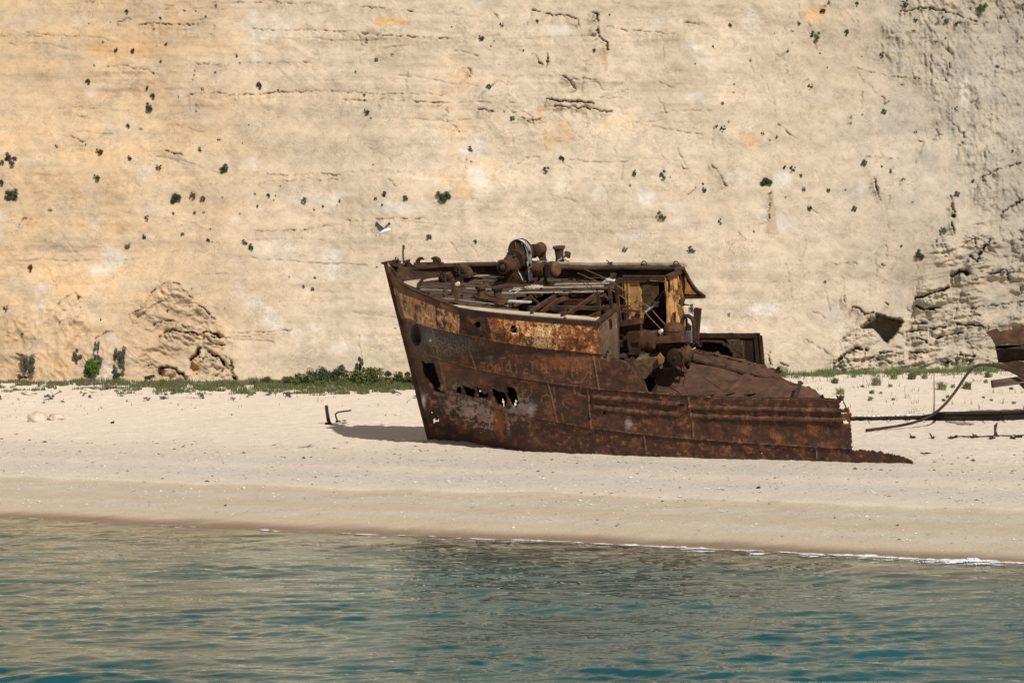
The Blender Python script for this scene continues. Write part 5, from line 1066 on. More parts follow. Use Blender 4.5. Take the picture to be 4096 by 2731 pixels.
mb = MB(); mb.slab([face(c2, x, y, vm) for x, y in ((410, 770), (620, 745), (625, 800), (430, 815))], ST, .2); mb.build("casing_back", M_DARK, wreck)
vp = -1.9
mb = MB(); b_ = face(c2, 930, 835, vp); mb.lathe(b_, SN, [(-.1, .50), (.02, .50), (.14, .49), (.15, .44), (.2, .47), (.3, .46), (.44, .38), (.52, .26), (.56, .08)], 36, up=AX)
for k in range(0): pass
pump = mb.build("winch_body", M_RED, wreck, smooth=True)
mb = MB(); mb.beam(face(c2, 812, 895, vp - .35), face(c2, 1045, 885, vp - .35), .8, .34); mb.beam(face(c2, 812, 922, vp - .45), face(c2, 1045, 905, vp - .45), .9, .09); part(pump, mb, "bed_plate", M_RED, bevel=.02)
mb = MB(); mb.slab([face(c2, x, y, vp + .1) for x, y in ((825, 920), (1035, 910), (1030, 1060), (990, 1120), (880, 1130), (840, 1060))], ST, .9); part(pump, mb, "pedestal", M_DARK)
mb = MB(); c_ = face(c2, 940, 1062, vp - .9); cylp(mb, c_, TX, [(0, .30), (.01, .40), (.06, .44), (.14, .42), (.3, .40), (.6, .46), (.9, .5)], 32); part(pump, mb, "flange_drum", M_RUST, smooth=True)
mb = MB(); cylp(mb, c_ - TX * .02, TX, [(0, .29), (.05, .31)], 28); cylp(mb, c_ - TX * .08, TX, [(0, .06), (.08, .09)], 14); part(pump, mb, "drum_hub", M_DARK, smooth=True)
mb = MB(); mb.slab([face(c2, x, y, -2.3) for x, y in ((556, 1085), (600, 1050), (800, 1028), (842, 1070), (835, 1110), (762, 1145), (690, 1235), (620, 1240), (575, 1180))], ST + SN * .2, .6); tank = mb.build("fallen_tank", rust("mottled_rust", (.06, .035, .02), (.13, .08, .045), (.22, .14, .07), freq=2.5), wreck, bevel=.03)
mb = MB(); mb.slab(rag([face(c2, x, y, -2.75) for x, y in ((770, 1050), (800, 1010), (840, 1060), (835, 1100), (790, 1118))], .02), ST, .05); part(tank, mb, "orange_flap", rust("flap_rust", (.12, .05, .02), (.26, .12, .04), (.38, .19, .07)))
mb = MB()
for (x, y, rx, rz, v_) in ((455, 1060, .35, .2, -2.0), (520, 1090, .5, .35, -1.2), (740, 1000, .3, .2, -1.0), (1060, 1080, .2, .4, -1.0), (1010, 960, .3, .3, -.9), (450, 1000, .3, .3, -1.0), (650, 1060, .8, .3, 0)): mb.blob(face(c2, x, y, v_), rx, .3, rz, int(x), .35, 2)
mb.build("wreckage_heap", M_DARK, wreck)
mb = MB(); mb.tube([face(c2, x, y, 1.0) for x, y in ((1000, 760), (1012, 700), (1032, 668), (1065, 665), (1095, 685), (1115, 725), (1120, 790), (1125, 870))], .10, 10); mb.build("bent_vent_pipe", M_RUST, wreck, smooth=True)
mb = MB(); mb.beam(face(c2, 1157, 594, 2.5), face(c2, 1130, 900, 2.5), .34, .16, up=ST); mb.build("bulwark_post", M_RUST, wreck)
mb = MB()
for k in range(15): mb.ring(face(c2, 1049 + k * .5, 690 + k * 9, .6), TX if k % 2 else (TX + AX * .8), .055, .018, 8)
mb.build("hanging_chain", M_DARK, wreck)
mb = MB(); mb.beam(face(c2, 1072, 812, .4), face(c2, 1075, 915, .4), .28, .16, up=ST); mb.build("grey_block", rust("grey_metal", (.06, .06, .06), (.13, .13, .13), (.22, .22, .22)), wreck)
mb = MB()
for pp in ([(1030, 940), (1045, 1010), (1010, 1070), (1020, 1130), (1035, 1230), (1020, 1330)], [(1000, 960), (1060, 1060), (1090, 1090)], [(1050, 880), (1090, 900), (1130, 890), (1180, 950)], [(420, 620), (405, 760), (412, 900), (408, 1040)], [(990, 560), (1020, 640), (1000, 720), (1030, 780)], [(230, 640), (260, 680), (300, 660), (330, 700), (360, 640)]):
    mb.tube([face(c2, x, y, -2.9 if y > 900 and x > 900 else .0) if x > 400 else onu(c2(x, y), 8.05) for x, y in pp], .025, 5)
mb.build_each("loose_cable", M_RUST, wreck)
# ================================================================ OTHER REMAINS ON THE BEACH
def gp(c, x, y): return ground(*c(x, y))
# the second piece of wreck at the right edge of the picture
YR = 121.0
def rp(c, x, y, Y=YR): q = c(x, y); return V3(q[0], q[1], Y)
ro = thing("wreck_section", "torn rusty hull section raised off the sand at the right edge of the beach", "wreck section", rp(c5, 1792, 700))
mb = MB(); mb.slab(rag([rp(c5, *p) for p in ((1450, 292), (1500, 268), (1552, 252), (1562, 278), (1640, 268), (1700, 258), (1748, 240), (1760, 228), (2000, 180), (2500, 110), (2500, 430), (1760, 385), (1640, 395), (1540, 405), (1512, 360), (1490, 325))], .03, .15, 3), (0, 1, 0), .06); mb.build("hull_plating", M_RUST, ro)
mb = MB(); P_ = [rp(c5, *p) for p in ((1535, 418), (1640, 402), (1760, 392), (2500, 440))]; Q_ = [rp(c5, x, y, YR + .9) for x, y in ((2500, 640), (1760, 540), (1640, 560), (1562, 558))]; mb.slab(P_ + Q_, (0, .9, .4), .05); mb.build("hull_plating", M_DARK, ro)
mb = MB(); mb.slab(rag([rp(c5, x, y, YR + .5) for x, y in ((1600, 560), (1700, 545), (2500, 600), (2500, 1000), (1900, 860), (1790, 790), (1745, 690), (1752, 665), (1680, 620))], .03, .15, 4), (0, 1, 0), .06); mb.build("bottom_plating", M_DARK, ro)
for a_, b_ in (((1530, 420), (1760, 385)), ((1570, 572), (1792, 640)), ((1535, 405), (2500, 425))):
    mb = MB(); mb.angle(rp(c5, *a_, YR - .1), rp(c5, *b_, YR - .1), .16, .2, .05); mb.build("frame_bar", M_DARK, ro)
mb = MB(); mb.beam(rp(c5, 1505, 752, YR - .3), rp(c5, 1792, 712, YR - .3), .5, .42); mb.beam(rp(c5, 1512, 778, YR - .45), rp(c5, 1792, 732, YR - .45), .7, .10); mb.build("timber", M_WOOD, ro)
mb = MB(); mb.beam(rp(c5, 1750, 700, YR - .2), rp(c5, 1900, 860, YR - .2), .16, .45); mb.build("brace", M_RUST, ro)
mb = MB(); mb.slab([Vector((x, y, z)) for x, y, z in ((28.2, 119.0, 3.6), (29.5, 117.5, 3.3), (46, 116, 3.0), (48, 124, 7), (31, 123, 6.8))], (0, .8, -.6), .08); mb.build("bottom_plating", M_DARK, ro)
# the long bent pipe
g0 = gp(c5, 380, 1182)
pts5 = [(378, 1182), (450, 1172), (560, 1155), (680, 1138), (790, 1115), (880, 1085), (960, 1045), (1030, 1000), (1100, 925), (1170, 835), (1230, 745), (1275, 670), (1310, 615), (1345, 585), (1390, 572), (1450, 573), (1520, 580), (1600, 600), (1680, 630), (1792, 690), (1900, 760)]
PP = [Vector(rp(c5, x, y, g0.y + (YR - .8 - g0.y) * min(1, max(0, (x - 380) / 1150)))) for x, y in pts5]
# smooth the run
for _ in range(2): PP = [PP[0]] + [(PP[i - 1] + PP[i] * 2 + PP[i + 1]) / 4 for i in range(1, len(PP) - 1)] + [PP[-1]]
mb = MB(); PP = [q + Vector((0, 0, .10 * max(0, 1 - i / 8))) for i, q in enumerate(PP)]; mb.tube(PP, .075, 12); o = mb.build("bent_pipe", M_DARK, None, smooth=True)
tag(o, "long bent rusty pipe rising from the sand to the torn hull section", "pipe")
# long low strip of hull edge in the sand with dark rods standing for the shadows of its ribs
lo = thing("buried_plate_edge", "long black hull edge lying in the sand behind the bent pipe", "wreck plate", gp(c5, 1000, 1060))
edge = [(236, 1068), (300, 1062), (420, 1068), (560, 1062), (700, 1058), (880, 1056), (1080, 1052), (1300, 1052), (1580, 1048), (1792, 1040), (2100, 1030)]
E_ = [gp(c5, x, y + (12 if x < 900 else 34)) + Vector((0, 0, .16 if x < 900 else .50)) for x, y in edge]
mb = MB()
for i in range(len(E_) - 1):
    k = 1.3 if i < 5 else 4.2
    h0 = .3 if edge[i][0] < 900 else .75; h1 = .3 if edge[i + 1][0] < 900 else .75; mb.slab([E_[i], E_[i + 1], E_[i + 1] + Vector((0, h1 * .55, -h1)), E_[i] + Vector((0, h0 * .55, -h0))], (0, .86, .5), .06)
    mb.beam(E_[i], E_[i + 1], .14, .14)
M_BLACK = rust("shaded_iron", (.006, .005, .005), (.014, .011, .009), (.035, .024, .018)); mb.build("plate", M_BLACK, lo)  # near-black colour stands for the plate's shaded face and the shadow under it
for x in (400, 570, 738, 885, 1082, 1250, 1425, 1605):
    p = gp(c5, x, 1075); mb = MB(); mb.tube([p + Vector((0, .25, .2)), p + Vector((0, -.25, .16)), p + Vector((-.12, -1.6, .02))], .03, 5); mb.build("rib_shadow", M_BLACK, lo)
# row of rusted frame stubs nearer the water
for (x, y, h_, w_, lab) in ((790, 1238, .30, .17, "first"), (972, 1238, .3, .08, ""), (1135, 1236, .09, .15, ""), (1168, 1234, .1, .16, ""), (1330, 1236, .13, .2, ""), (1355, 1225, .2, .15, ""), (1500, 1238, .2, .17, ""), (1540, 1222, .72, .14, ""), (1685, 1238, .18, .16, ""), (1732, 1226, .17, .2, "")):
    p = gp(c5, x, y); mb = MB(); rn = random.Random(x)
    mb.slab([p + Vector((-w_, 0, -.2)), p + Vector((w_ * .9, 0, -.2)), p + Vector((w_ * .6, .05, h_ * .25)), p + Vector((w_ * .15, .08, h_ * .4)), p + Vector((-w_ * .1 + (.12 if h_ > .6 else -.15), .1, h_)), p + Vector((-w_ * .45, .1, h_ * .8)), p + Vector((-w_ * .5, .05, h_ * .3))], (0, 1, .1), .1)
    mb.blob(p + Vector((.05, 0, .02)), w_ * .8, .14, .1, x, .4, 2)
    o = mb.build("frame_stub", M_DARK)
    place = {790: "leftmost of the row under the bent pipe", 972: "second of the row from the left", 1135: "third of the row, very low", 1168: "fourth of the row, beside a lower one", 1330: "fifth of the row, on a thin buried bar",
             1355: "sixth of the row, square topped", 1500: "seventh of the row, left of the tall one", 1540: "tallest of the row", 1685: "ninth of the row, near the right edge", 1732: "last of the row at the right edge"}[x]
    tag(o, "rusted frame stub in the sand, " + place, "frame stub", "rusted stubs in a row in the sand")
mb = MB(); B_ = [gp(c5, x, 1222 + (1500 - x) * .02) + Vector((0, 0, .03)) for x in range(1190, 1800, 60)]; mb.tube(B_, .05, 6); o = mb.build("buried_bar", M_RUST); tag(o, "thin rusty bar barely showing between the frame stubs", "bar")
mb = MB(); p = gp(c5, 985, 1030); mb.tube([p, p + Vector((.02, 0, 1.0)), p + Vector((0, 0, 2.4))], .06, 6, r1=.02); o = mb.build("wooden_stake", rust("grey_wood", (.06, .055, .05), (.14, .13, .12), (.24, .22, .2), sc=(3, 3, .3)), None); tag(o, "thin grey stake standing upright on the sand beside the bent pipe", "stake")
mb = MB(); mb.slab([gp(c5, x, y) + Vector((0, 0, z)) for x, y, z in ((1085, 1090, .05), (1200, 1105, .1), (1340, 1112, .05), (1345, 1120, .05), (1200, 1118, .05))], (0, 0, 1), .05); o = mb.build("pale_plank", M_PALEWOOD); tag(o, "pale bent plank on the sand below the long black hull edge", "plank")
# anchor-like post and bent strap on the left
p = gp(d4, 350, 540); k = p.y / FP / 4.704
def q4(x, y, dy=0): q = d4(x, y); return V3(q[0], q[1], p.y + dy)
po = thing("iron_post", "black iron post standing in the sand left of the bow", "iron post", p)
mb = MB(); mb.tube([q4(352, 500), q4(340, 430), q4(322, 320), q4(305, 190)], .11, 8, r1=.09); mb.build("shaft", M_DARK, po)
mb = MB(); mb.slab([q4(*a_) for a_ in ((350, 480), (372, 478), (395, 510), (420, 535), (285, 545), (283, 512), (305, 508), (330, 520))], (0, 1, 0), .35); mb.build("foot", M_DARK, po, bevel=.03)
bo = thing("bent_strap", "bent rusty iron strap curling out of the sand left of the bow", "iron strap", q4(525, 500))
mb = MB(); ps = [q4(525, 505), q4(500, 440), q4(478, 375), q4(490, 342), q4(540, 318), q4(640, 302), q4(700, 298), q4(775, 286)]
for a_, b_ in zip(ps[:-1], ps[1:]): mb.beam(a_, b_, .3 if b_ is ps[-1] or a_ is ps[4] or a_ is ps[5] else .07, .09, up=(0, 0, 1) if a_ in ps[3:] else (1, 0, 0))
mb.build("strap", M_DARK, bo); mb = MB(); mb.blob(q4(530, 495), .12, .1, .06, 3, .4); mb.blob(q4(645, 478), .16, .1, .03, 4, .4); mb.build("buried_end", M_DARK, bo)
# rocks, stones and drift
rockm = NT("beach_rock"); v = rockm.coord(); rk = rockm.done(rockm.ramp(rockm.noise(v, 2.5, 5, .6), [(.3, (.36, .29, .22)), (.5, (.52, .43, .33)), (.7, (.64, .56, .46))]), .95, rockm.bump(rockm.noise(v, 9, 4, .6), .6, .05))
darkm = rust("black_stone", (.012, .01, .01), (.03, .025, .022), (.06, .05, .045))
def rock(c, x, y, rx, rz, label, m=rk, cat="rock", name="rock", group=None, seed=1, ry=None, rough=.16):
    p = gp(c, x, y); s = p.y / FP / (c(1, 0)[0] - c(0, 0)[0]) ** -1; rx *= s; rz *= s
    mb = MB(); mb.blob(Vector((0, 0, rz * .25)), rx, ry or rx * .8, rz, seed, rough, 3 if rx > .3 else 2); o = mb.build(name, m, None, smooth=True); o.location = p; return tag(o, label, cat, group)
rock(cG, 205, 532, 48, 48, "large rounded tan boulder half sunk in the sand at the left", seed=3)
rock(cG, 312, 520, 52, 26, "low flat tan boulder just right of the larger rounded one", seed=5)
rock(cG, 160, 380, 42, 16, "flat tan rock under the grass strip near the left edge", seed=6)
rock(cG, 485, 372, 44, 20, "pale flat rock on the sand below the bright green bush", seed=7)
rock(cG, 245, 335, 30, 10, "thin pale rock edge in the sand just under the grass", seed=8)
rock(cG, 2200, 497, 18, 8, "small white stone on the sand left of the bow", seed=9, name="stone", cat="stone")
rock(cG, 1620, 372, 60, 10, "long pale sand-covered rock in front of the bushes", seed=10)
rock(cG, 2235, 335, 40, 10, "pale rock in front of the bushes closest to the bow", seed=12)
rock(cG, 1060, 402, 30, 7, "low pale rock mid-way along the grass strip", seed=14)
rock(cG, 622, 540, 10, 9, "black jagged stone alone on the open sand at the left", darkm, "stone", "dark_stone", seed=2, rough=.35)
rock(cG, 1282, 496, 6, 5, "small black stone left of the iron post", darkm, "stone", "dark_stone", seed=4, rough=.3)
rock(cG, 1080, 458, 4, 3.5, "tiny black stone below the middle of the grass strip", darkm, "stone", "dark_stone", seed=5)
rock(cG, 945, 432, 4, 3.5, "tiny black stone just under the leafy sand plants", darkm, "stone", "dark_stone", seed=6)
rock(cG, 2132, 500, 6, 3, "tiny flat dark stone right of the bent strap", darkm, "stone", "dark_stone", seed=7)
F0 = lambda x, y: (x, y)
for (x, y, r, lab) in ((902, 2021, 6, "small black stone on the wet sand near the waterline"), (3589, 2101, 6, "black flat stone near the waterline on the right"), (3339, 2071, 5, "small black stone left of a flatter one near the waterline"), (2650, 2003, 5, "small black stone in the pebble band below the hull"),
                       (849, 1903, 4, "tiny black stone in the pebbles at the left"), (3034, 1952, 10, "flat brown scrap of wood in the pebble band"), (1248, 1936, 4, "tiny black stone in the pebbles mid-left"), (3480, 2076, 4, "tiny black stone between the two near the waterline")):
    rock(F0, x, y, r, r * .6, lab, darkm, "stone", "dark_stone", seed=x % 17, rough=.3)
rock(c5, 912, 1378, 34, 14, "flat dark scrap on the sand right of the hull's buried tip", darkm, "scrap", "rusty_scrap", seed=3, rough=.45)
rock(c5, 1058, 1392, 12, 6, "tiny dark scrap right of the larger flat scrap", darkm, "scrap", "rusty_scrap", seed=4, rough=.4)
rock(c5, 995, 1520, 22, 5, "thin dark scrap on the sand below the other two scraps", darkm, "scrap", "rusty_scrap", seed=5, rough=.4)
rock(c5, 758, 922, 6, 4, "tiny dark stone on the bank left of the stake", darkm, "stone", "dark_stone", seed=6)
for i, x in enumerate((270, 305, 350, 395, 440, 480, 520, 565, 610, 655, 700, 745, 790, 840, 1060, 1100)):
    rock(c5, x, 1048 - (i * 7) % 13, 16 + (i * 5) % 14, 8 + (i * 3) % 7, "white stone lying in the row behind the long black hull edge", peb_mat, "stone", "white_stone", "white stones behind the hull edge", seed=i, rough=.25)
def stick(c, a_, b_, r, label):
    p, q = gp(c, *a_), gp(c, *b_); mb = MB(); mb.tube([p + Vector((0, 0, r)), (p + q) / 2 + Vector((0, 0, r * 3)), q + Vector((0, 0, r * 2))], r, 6, r1=r * .5); tag(mb.build("driftwood_stick", rust_stick), label, "driftwood")
rust_stick = rust("drift_brown", (.05, .035, .025), (.12, .09, .065), (.2, .15, .11))
stick(cG, (555, 362), (642, 350), .07, "dark driftwood stick lying just under the grass strip at the left")
stick(cG, (458, 392), (482, 384), .05, "short driftwood stick below a longer one at the left")
stick(cG, (300, 385), (345, 372), .03, "thin brown twig beside the leafy sand plant at the left")
stick(cG, (2172, 380), (2222, 390), .06, "dark driftwood stick on the sand just left of the bow")
stick(cG, (1365, 400), (1400, 396), .05, "short brown stick between the sand plants, mid-left")

# ================================================================ PLANTS
def leafmat(name, dark, mid, light):
    t = NT(name); v = t.coord(); f = t.noise(v, 3.0, 3, .7); g = t.noise(v, 14, 2, .7)
    c = t.ramp(t.math('ADD', t.math('MULTIPLY', f, .6), t.math('MULTIPLY', g, .4)), [(.33, dark), (.5, mid), (.68, light)])
    t.done(c, .7, None, .2); t.b.inputs['Subsurface Weight'].default_value = 0.0; return t.m
LM = {'g': leafmat("dark_leaf", (.03, .04, .02), (.066, .08, .04), (.125, .14, .07)), 'y': leafmat("grey_leaf", (.05, .052, .04), (.095, .095, .072), (.16, .155, .12)),
      'b': leafmat("bright_leaf", (.035, .065, .012), (.075, .125, .02), (.13, .20, .035)), 't': leafmat("blue_green_leaf", (.06, .09, .065), (.12, .165, .12), (.24, .30, .23)), 'p': leafmat("pale_leaf", (.14, .16, .11), (.24, .27, .2), (.4, .42, .34)),
      'm': leafmat("bush_leaf", (.04, .05, .015), (.09, .10, .03), (.19, .19, .07)), 's': leafmat("straw_leaf", (.08, .085, .035), (.15, .15, .07), (.25, .23, .13))}
STEM = rust("twig", (.05, .035, .025), (.1, .075, .055), (.16, .12, .09))
def crown_mesh(name, seed, n, leaf, mat, squash=(1, .7, 1), nb=6, core=.5):
    rs = np.random.RandomState(seed); cs = rs.uniform(-.7, .7, (nb, 3)); rr = rs.uniform(.14, .44, nb)
    k = rs.randint(0, nb, n); d = rs.randn(n, 3); d /= np.linalg.norm(d, axis=1)[:, None]
    P_ = (cs[k] + d * (rr[k] * rs.uniform(.1, 1.25, n) ** .7)[:, None]) * np.array(squash)
    a = rs.randn(n, 3); a /= np.linalg.norm(a, axis=1)[:, None]; b = np.cross(a, rs.randn(n, 3)); b /= np.linalg.norm(b, axis=1)[:, None]
    s = leaf * rs.uniform(.5, 1.4, (n, 1)); V = np.stack([P_ - a * s, P_ + b * s * .5, P_ + a * s, P_ - b * s * .5], 1).reshape(-1, 3)
    me = bpy.data.meshes.new(name); me.from_pydata(V.tolist(), [], np.arange(4 * n).reshape(-1, 4).tolist()); me.materials.append(mat); return me
def stem_mesh(seed, mat=STEM):
    rn = random.Random(seed); mb = MB()
    for k in range(6):
        e = Vector((rn.uniform(-.6, .6), rn.uniform(-.3, .3), rn.uniform(-.2, .75))); mb.tube([Vector((0, .35, -.35)), e * .5 + Vector((0, .1, -.1)), e], .035, 4, r1=.012)
    me = bpy.data.meshes.new("stem"); me.from_pydata([tuple(v) for v in mb.v], [], mb.f); me.materials.append(mat); return me
CR = {}
for kind in LM:
    for i in range(5): CR[kind, i, 0] = crown_mesh("crown", 100 + 7 * i + ord(kind), 300, .18, LM[kind], nb=5 + i); CR[kind, i, 1] = crown_mesh("crown", 300 + 7 * i + ord(kind), 1700, .10, LM[kind], nb=7 + i)
STM = [stem_mesh(i) for i in range(3)]
def copy_obj(name, me, parent=None):
    o = bpy.data.objects.new(name, me); COL.objects.link(o)
    if parent is not None: o.parent = parent
    return o
def plant(name, loc, r, kind, i, label, cat, group, parts, sx=1.0, sz=1.0, big=None, rot=0):
    big = (r > .33) if big is None else big; me = CR[kind, i % 5, 1 if big else 0]
    if parts:
        o = bpy.data.objects.new(name, None); COL.objects.link(o); o.empty_display_size = .2; copy_obj("crown", me, o); copy_obj("stem", STM[i % 3], o)
    else: o = copy_obj(name, me)
    o.location = loc; o.scale = (r * sx, r, r * sz); o.rotation_euler = (0, rot, 0)
    return tag(o, label, cat, group)
SH = [(cA, s) for s in [(873,75,18,'g'),(1268,72,10,'g'),(1348,75,8,'g'),(1415,112,12,'g'),(1485,40,12,'y'),(1103,122,12,'g'),(613,162,6,'g'),(760,155,6,'y'),(1060,202,8,'g'),(710,290,8,'y'),(790,342,24,'g'),(905,345,26,'g'),(1138,300,17,'g'),(1078,318,5,'g'),(1100,422,16,'g'),(648,450,10,'g'),(605,555,20,'g'),(1052,500,9,'g'),(1005,605,18,'g'),(1052,655,20,'g'),(1025,735,32,'g'),(880,862,17,'g'),(970,888,11,'g'),(1630,382,12,'g'),(1652,432,8,'g'),(1440,422,4,'g'),(1342,488,9,'g'),(1337,515,9,'g'),(1325,547,8,'g'),(1483,500,8,'g'),(1393,615,12,'g'),(1783,580,24,'g'),(1914,620,9,'g'),(1228,670,7,'y'),(1352,720,9,'g'),(1350,765,9,'g'),(1918,806,5,'g'),(1713,860,7,'g'),(1507,962,12,'g'),(1670,984,6,'g'),(1376,1028,16,'y'),(388,1006,14,'g'),(586,993,9,'g'),(683,1040,28,'g'),(892,1085,22,'g'),(1097,1152,24,'y'),(665,1218,28,'g'),(1540,1165,33,'g'),(70,1090,50,'y'),(15,1120,20,'g'),(8,1250,22,'g'),(75,1345,42,'g'),(344,1446,14,'g'),(1220,1355,50,'g'),(1320,1345,30,'y'),(1398,1368,20,'g'),(1338,1467,14,'b'),(1403,1462,9,'g'),(1190,1468,12,'y'),(1005,1500,22,'y'),(1847,1340,17,'g'),(1768,1422,16,'g'),(2097,1375,20,'b'),(2226,1418,11,'g'),(2164,1442,9,'g'),(1650,1470,7,'y'),(2340,1382,12,'g'),(2322,1413,6,'g'),(1898,1345,7,'g'),(1885,1378,6,'g'),(1754,1335,8,'y'),(1532,1360,5,'g'),(1933,1280,6,'g'),(1775,383,5,'g')]] + \
 [(cB, s) for s in [(175,275,14,'y'),(350,375,10,'g'),(240,412,14,'g'),(98,494,8,'g'),(460,503,5,'g'),(758,184,7,'g'),(1103,172,20,'g'),(962,258,27,'g'),(1030,316,8,'g'),(1050,283,6,'y'),(1345,142,13,'g'),(1847,103,8,'g'),(1248,350,14,'g'),(1425,395,14,'g'),(1742,344,16,'g'),(1313,370,5,'g'),(1017,597,20,'g'),(155,650,14,'g'),(157,690,16,'y'),(172,767,26,'g'),(200,813,8,'y'),(1178,815,18,'g'),(1120,766,7,'g'),(811,903,7,'g'),(888,1025,18,'y'),(862,1097,6,'g'),(895,1112,9,'g'),(215,1133,8,'g'),(1512,1085,22,'g'),(1402,1165,28,'y'),(285,1338,26,'g'),(235,1368,13,'g'),(280,1406,12,'g'),(440,1362,22,'g'),(700,1345,48,'g'),(2020,1188,22,'g'),(2208,1205,32,'y'),(2265,1218,8,'g'),(1988,1276,9,'y'),(2202,1485,32,'y'),(1302,1060,5,'g'),(905,1368,5,'g'),(1315,805,8,'g')]] + \
 [(cC, s) for s in [(1200,20,17,'g'),(960,72,22,'g'),(800,158,15,'g'),(755,212,14,'b'),(915,235,32,'b'),(1133,215,20,'g'),(323,170,16,'g'),(628,230,6,'g'),(207,318,10,'g'),(725,350,13,'g'),(945,367,8,'g'),(465,415,10,'y'),(85,440,7,'g'),(992,467,9,'g'),(1233,390,6,'g'),(1368,377,22,'y'),(880,595,22,'g'),(350,580,8,'y'),(350,637,9,'g'),(270,712,12,'y'),(1512,583,9,'g'),(1388,770,21,'g'),(1238,790,7,'g'),(1540,20,30,'y'),(1705,58,18,'g'),(1605,132,18,'g'),(1745,162,12,'b'),(1785,120,14,'g'),(1818,145,20,'g'),(1885,157,20,'g'),(1745,285,16,'b'),(1813,262,12,'y'),(1595,208,8,'g'),(2063,40,38,'b'),(2195,115,15,'g'),(1672,285,6,'g'),(2035,257,6,'g'),(1963,240,5,'g'),(2345,30,12,'g'),(2305,280,8,'g'),(1937,484,6,'g'),(1880,752,18,'y'),(1790,677,7,'g'),(232,868,18,'y'),(278,885,24,'g'),(316,840,10,'g'),(550,920,14,'g'),(648,942,14,'g'),(600,966,7,'g'),(480,885,5,'g'),(1605,910,13,'g'),(2275,1037,10,'g'),(1252,1123,22,'g'),(693,1152,18,'g'),(757,1165,22,'g'),(815,1208,15,'g'),(588,1250,44,'g'),(147,1305,22,'g'),(137,1265,10,'g'),(1370,1145,9,'g'),(1433,1180,12,'g'),(1000,1312,17,'b'),(1120,1307,7,'g'),(830,1305,16,'y'),(865,1430,27,'g'),(1183,1440,20,'g'),(2000,1245,18,'y'),(1892,1338,23,'g'),(1583,1392,9,'y'),(252,1528,20,'y'),(708,1360,7,'g')]] + \
 [(cD, s) for s in [(882,317,20,'y'),(993,250,20,'g'),(1257,235,14,'g'),(1430,272,17,'g'),(1462,287,6,'g'),(1685,290,22,'y'),(1730,318,28,'g'),(1252,173,5,'g'),(1449,198,7,'g'),(210,458,26,'g'),(1320,610,6,'g'),(1153,758,13,'y'),(540,663,16,'g'),(42,748,22,'g'),(148,918,16,'g'),(690,823,12,'g'),(1992,528,7,'g'),(2166,533,11,'g'),(2092,592,13,'g'),(2153,612,14,'g'),(1549,743,5,'g'),(333,820,5,'g'),(1357,1196,8,'g')]] + \
 [(cE, s) for s in [(1705,238,27,'y'),(1378,357,18,'g'),(1528,425,40,'g'),(228,243,12,'g'),(782,640,14,'y'),(28,895,16,'y'),(1125,1250,7,'g')]] + \
 [(F0, s) for s in [(2768,1231,16,'y'),(2501,998,13,'y'),(2765,997,17,'y'),(1717,947,13,'g'),(1902,963,9,'g'),(1504,1068,7,'g'),(1580,1312,5,'g')]]
items = []
for c, (x, y, r, k) in SH:
    s = c(1, 0)[0] - c(0, 0)[0]; fx_, fy_ = c(x, y); items.append([fx_, fy_, r * s, k])
zones = [(430, "at the left edge"), (900, "on the orange rock"), (1500, "left of the bow"), (1960, "above the bow"), (2420, "above the windlass"), (2900, "above the wheelhouse"), (3420, "above the stern"), (3800, "above the cave"), (9999, "at the right edge")]
rows = [(180, "near the top"), (440, "high up"), (720, "mid-height"), (980, "lower down"), (9999, "near the foot")]
def words_for(it):
    x, y, r, k = it
    size = "tiny" if r < 4.6 else "small" if r < 8 else "mid-sized" if r < 13 else "large"
    noun = "tuft" if r < 8 else "shrub"
    colr = {'g': "dark green", 'y': "grey-green", 'b': "bright green"}[k]
    return f"{size} {colr} {noun} {next(n for m, n in rows if y < m)} on the cliff {next(n for m, n in zones if x < m)}"
bykey = {}
for it in items: bykey.setdefault(words_for(it), []).append(it)
ORD = ["leftmost", "second from left", "third from left", "fourth from left", "fifth from left", "sixth from left", "seventh from left", "eighth from left"]
rn = random.Random(77)
for key, its in bykey.items():
    its.sort(key=lambda q: q[0])
    for j, it in enumerate(its):
        x, y, r, k = it; Y = cliffY(x, y); rm = r * 1.0 * Y / FP
        lab = key if len(its) == 1 else key.replace(" on the cliff", "").replace(" above the wheelhouse", " over the wheelhouse") + ", " + (ORD[j] if j < len(its) - 1 or len(its) < 3 else "rightmost") if len(its) != 2 else key.replace(" on the cliff", "") + ", " + ("left one" if j == 0 else "right one") + " of two"
        plant("cliff_shrub", V3(x, y, Y - rm * .45), rm, k, rn.randrange(5), lab, "shrub", "shrubs growing on the cliff face", r > 11, sx=rn.uniform(.85, 1.15), sz=rn.uniform(.8, 1.2), rot=rn.uniform(-.6, .6))
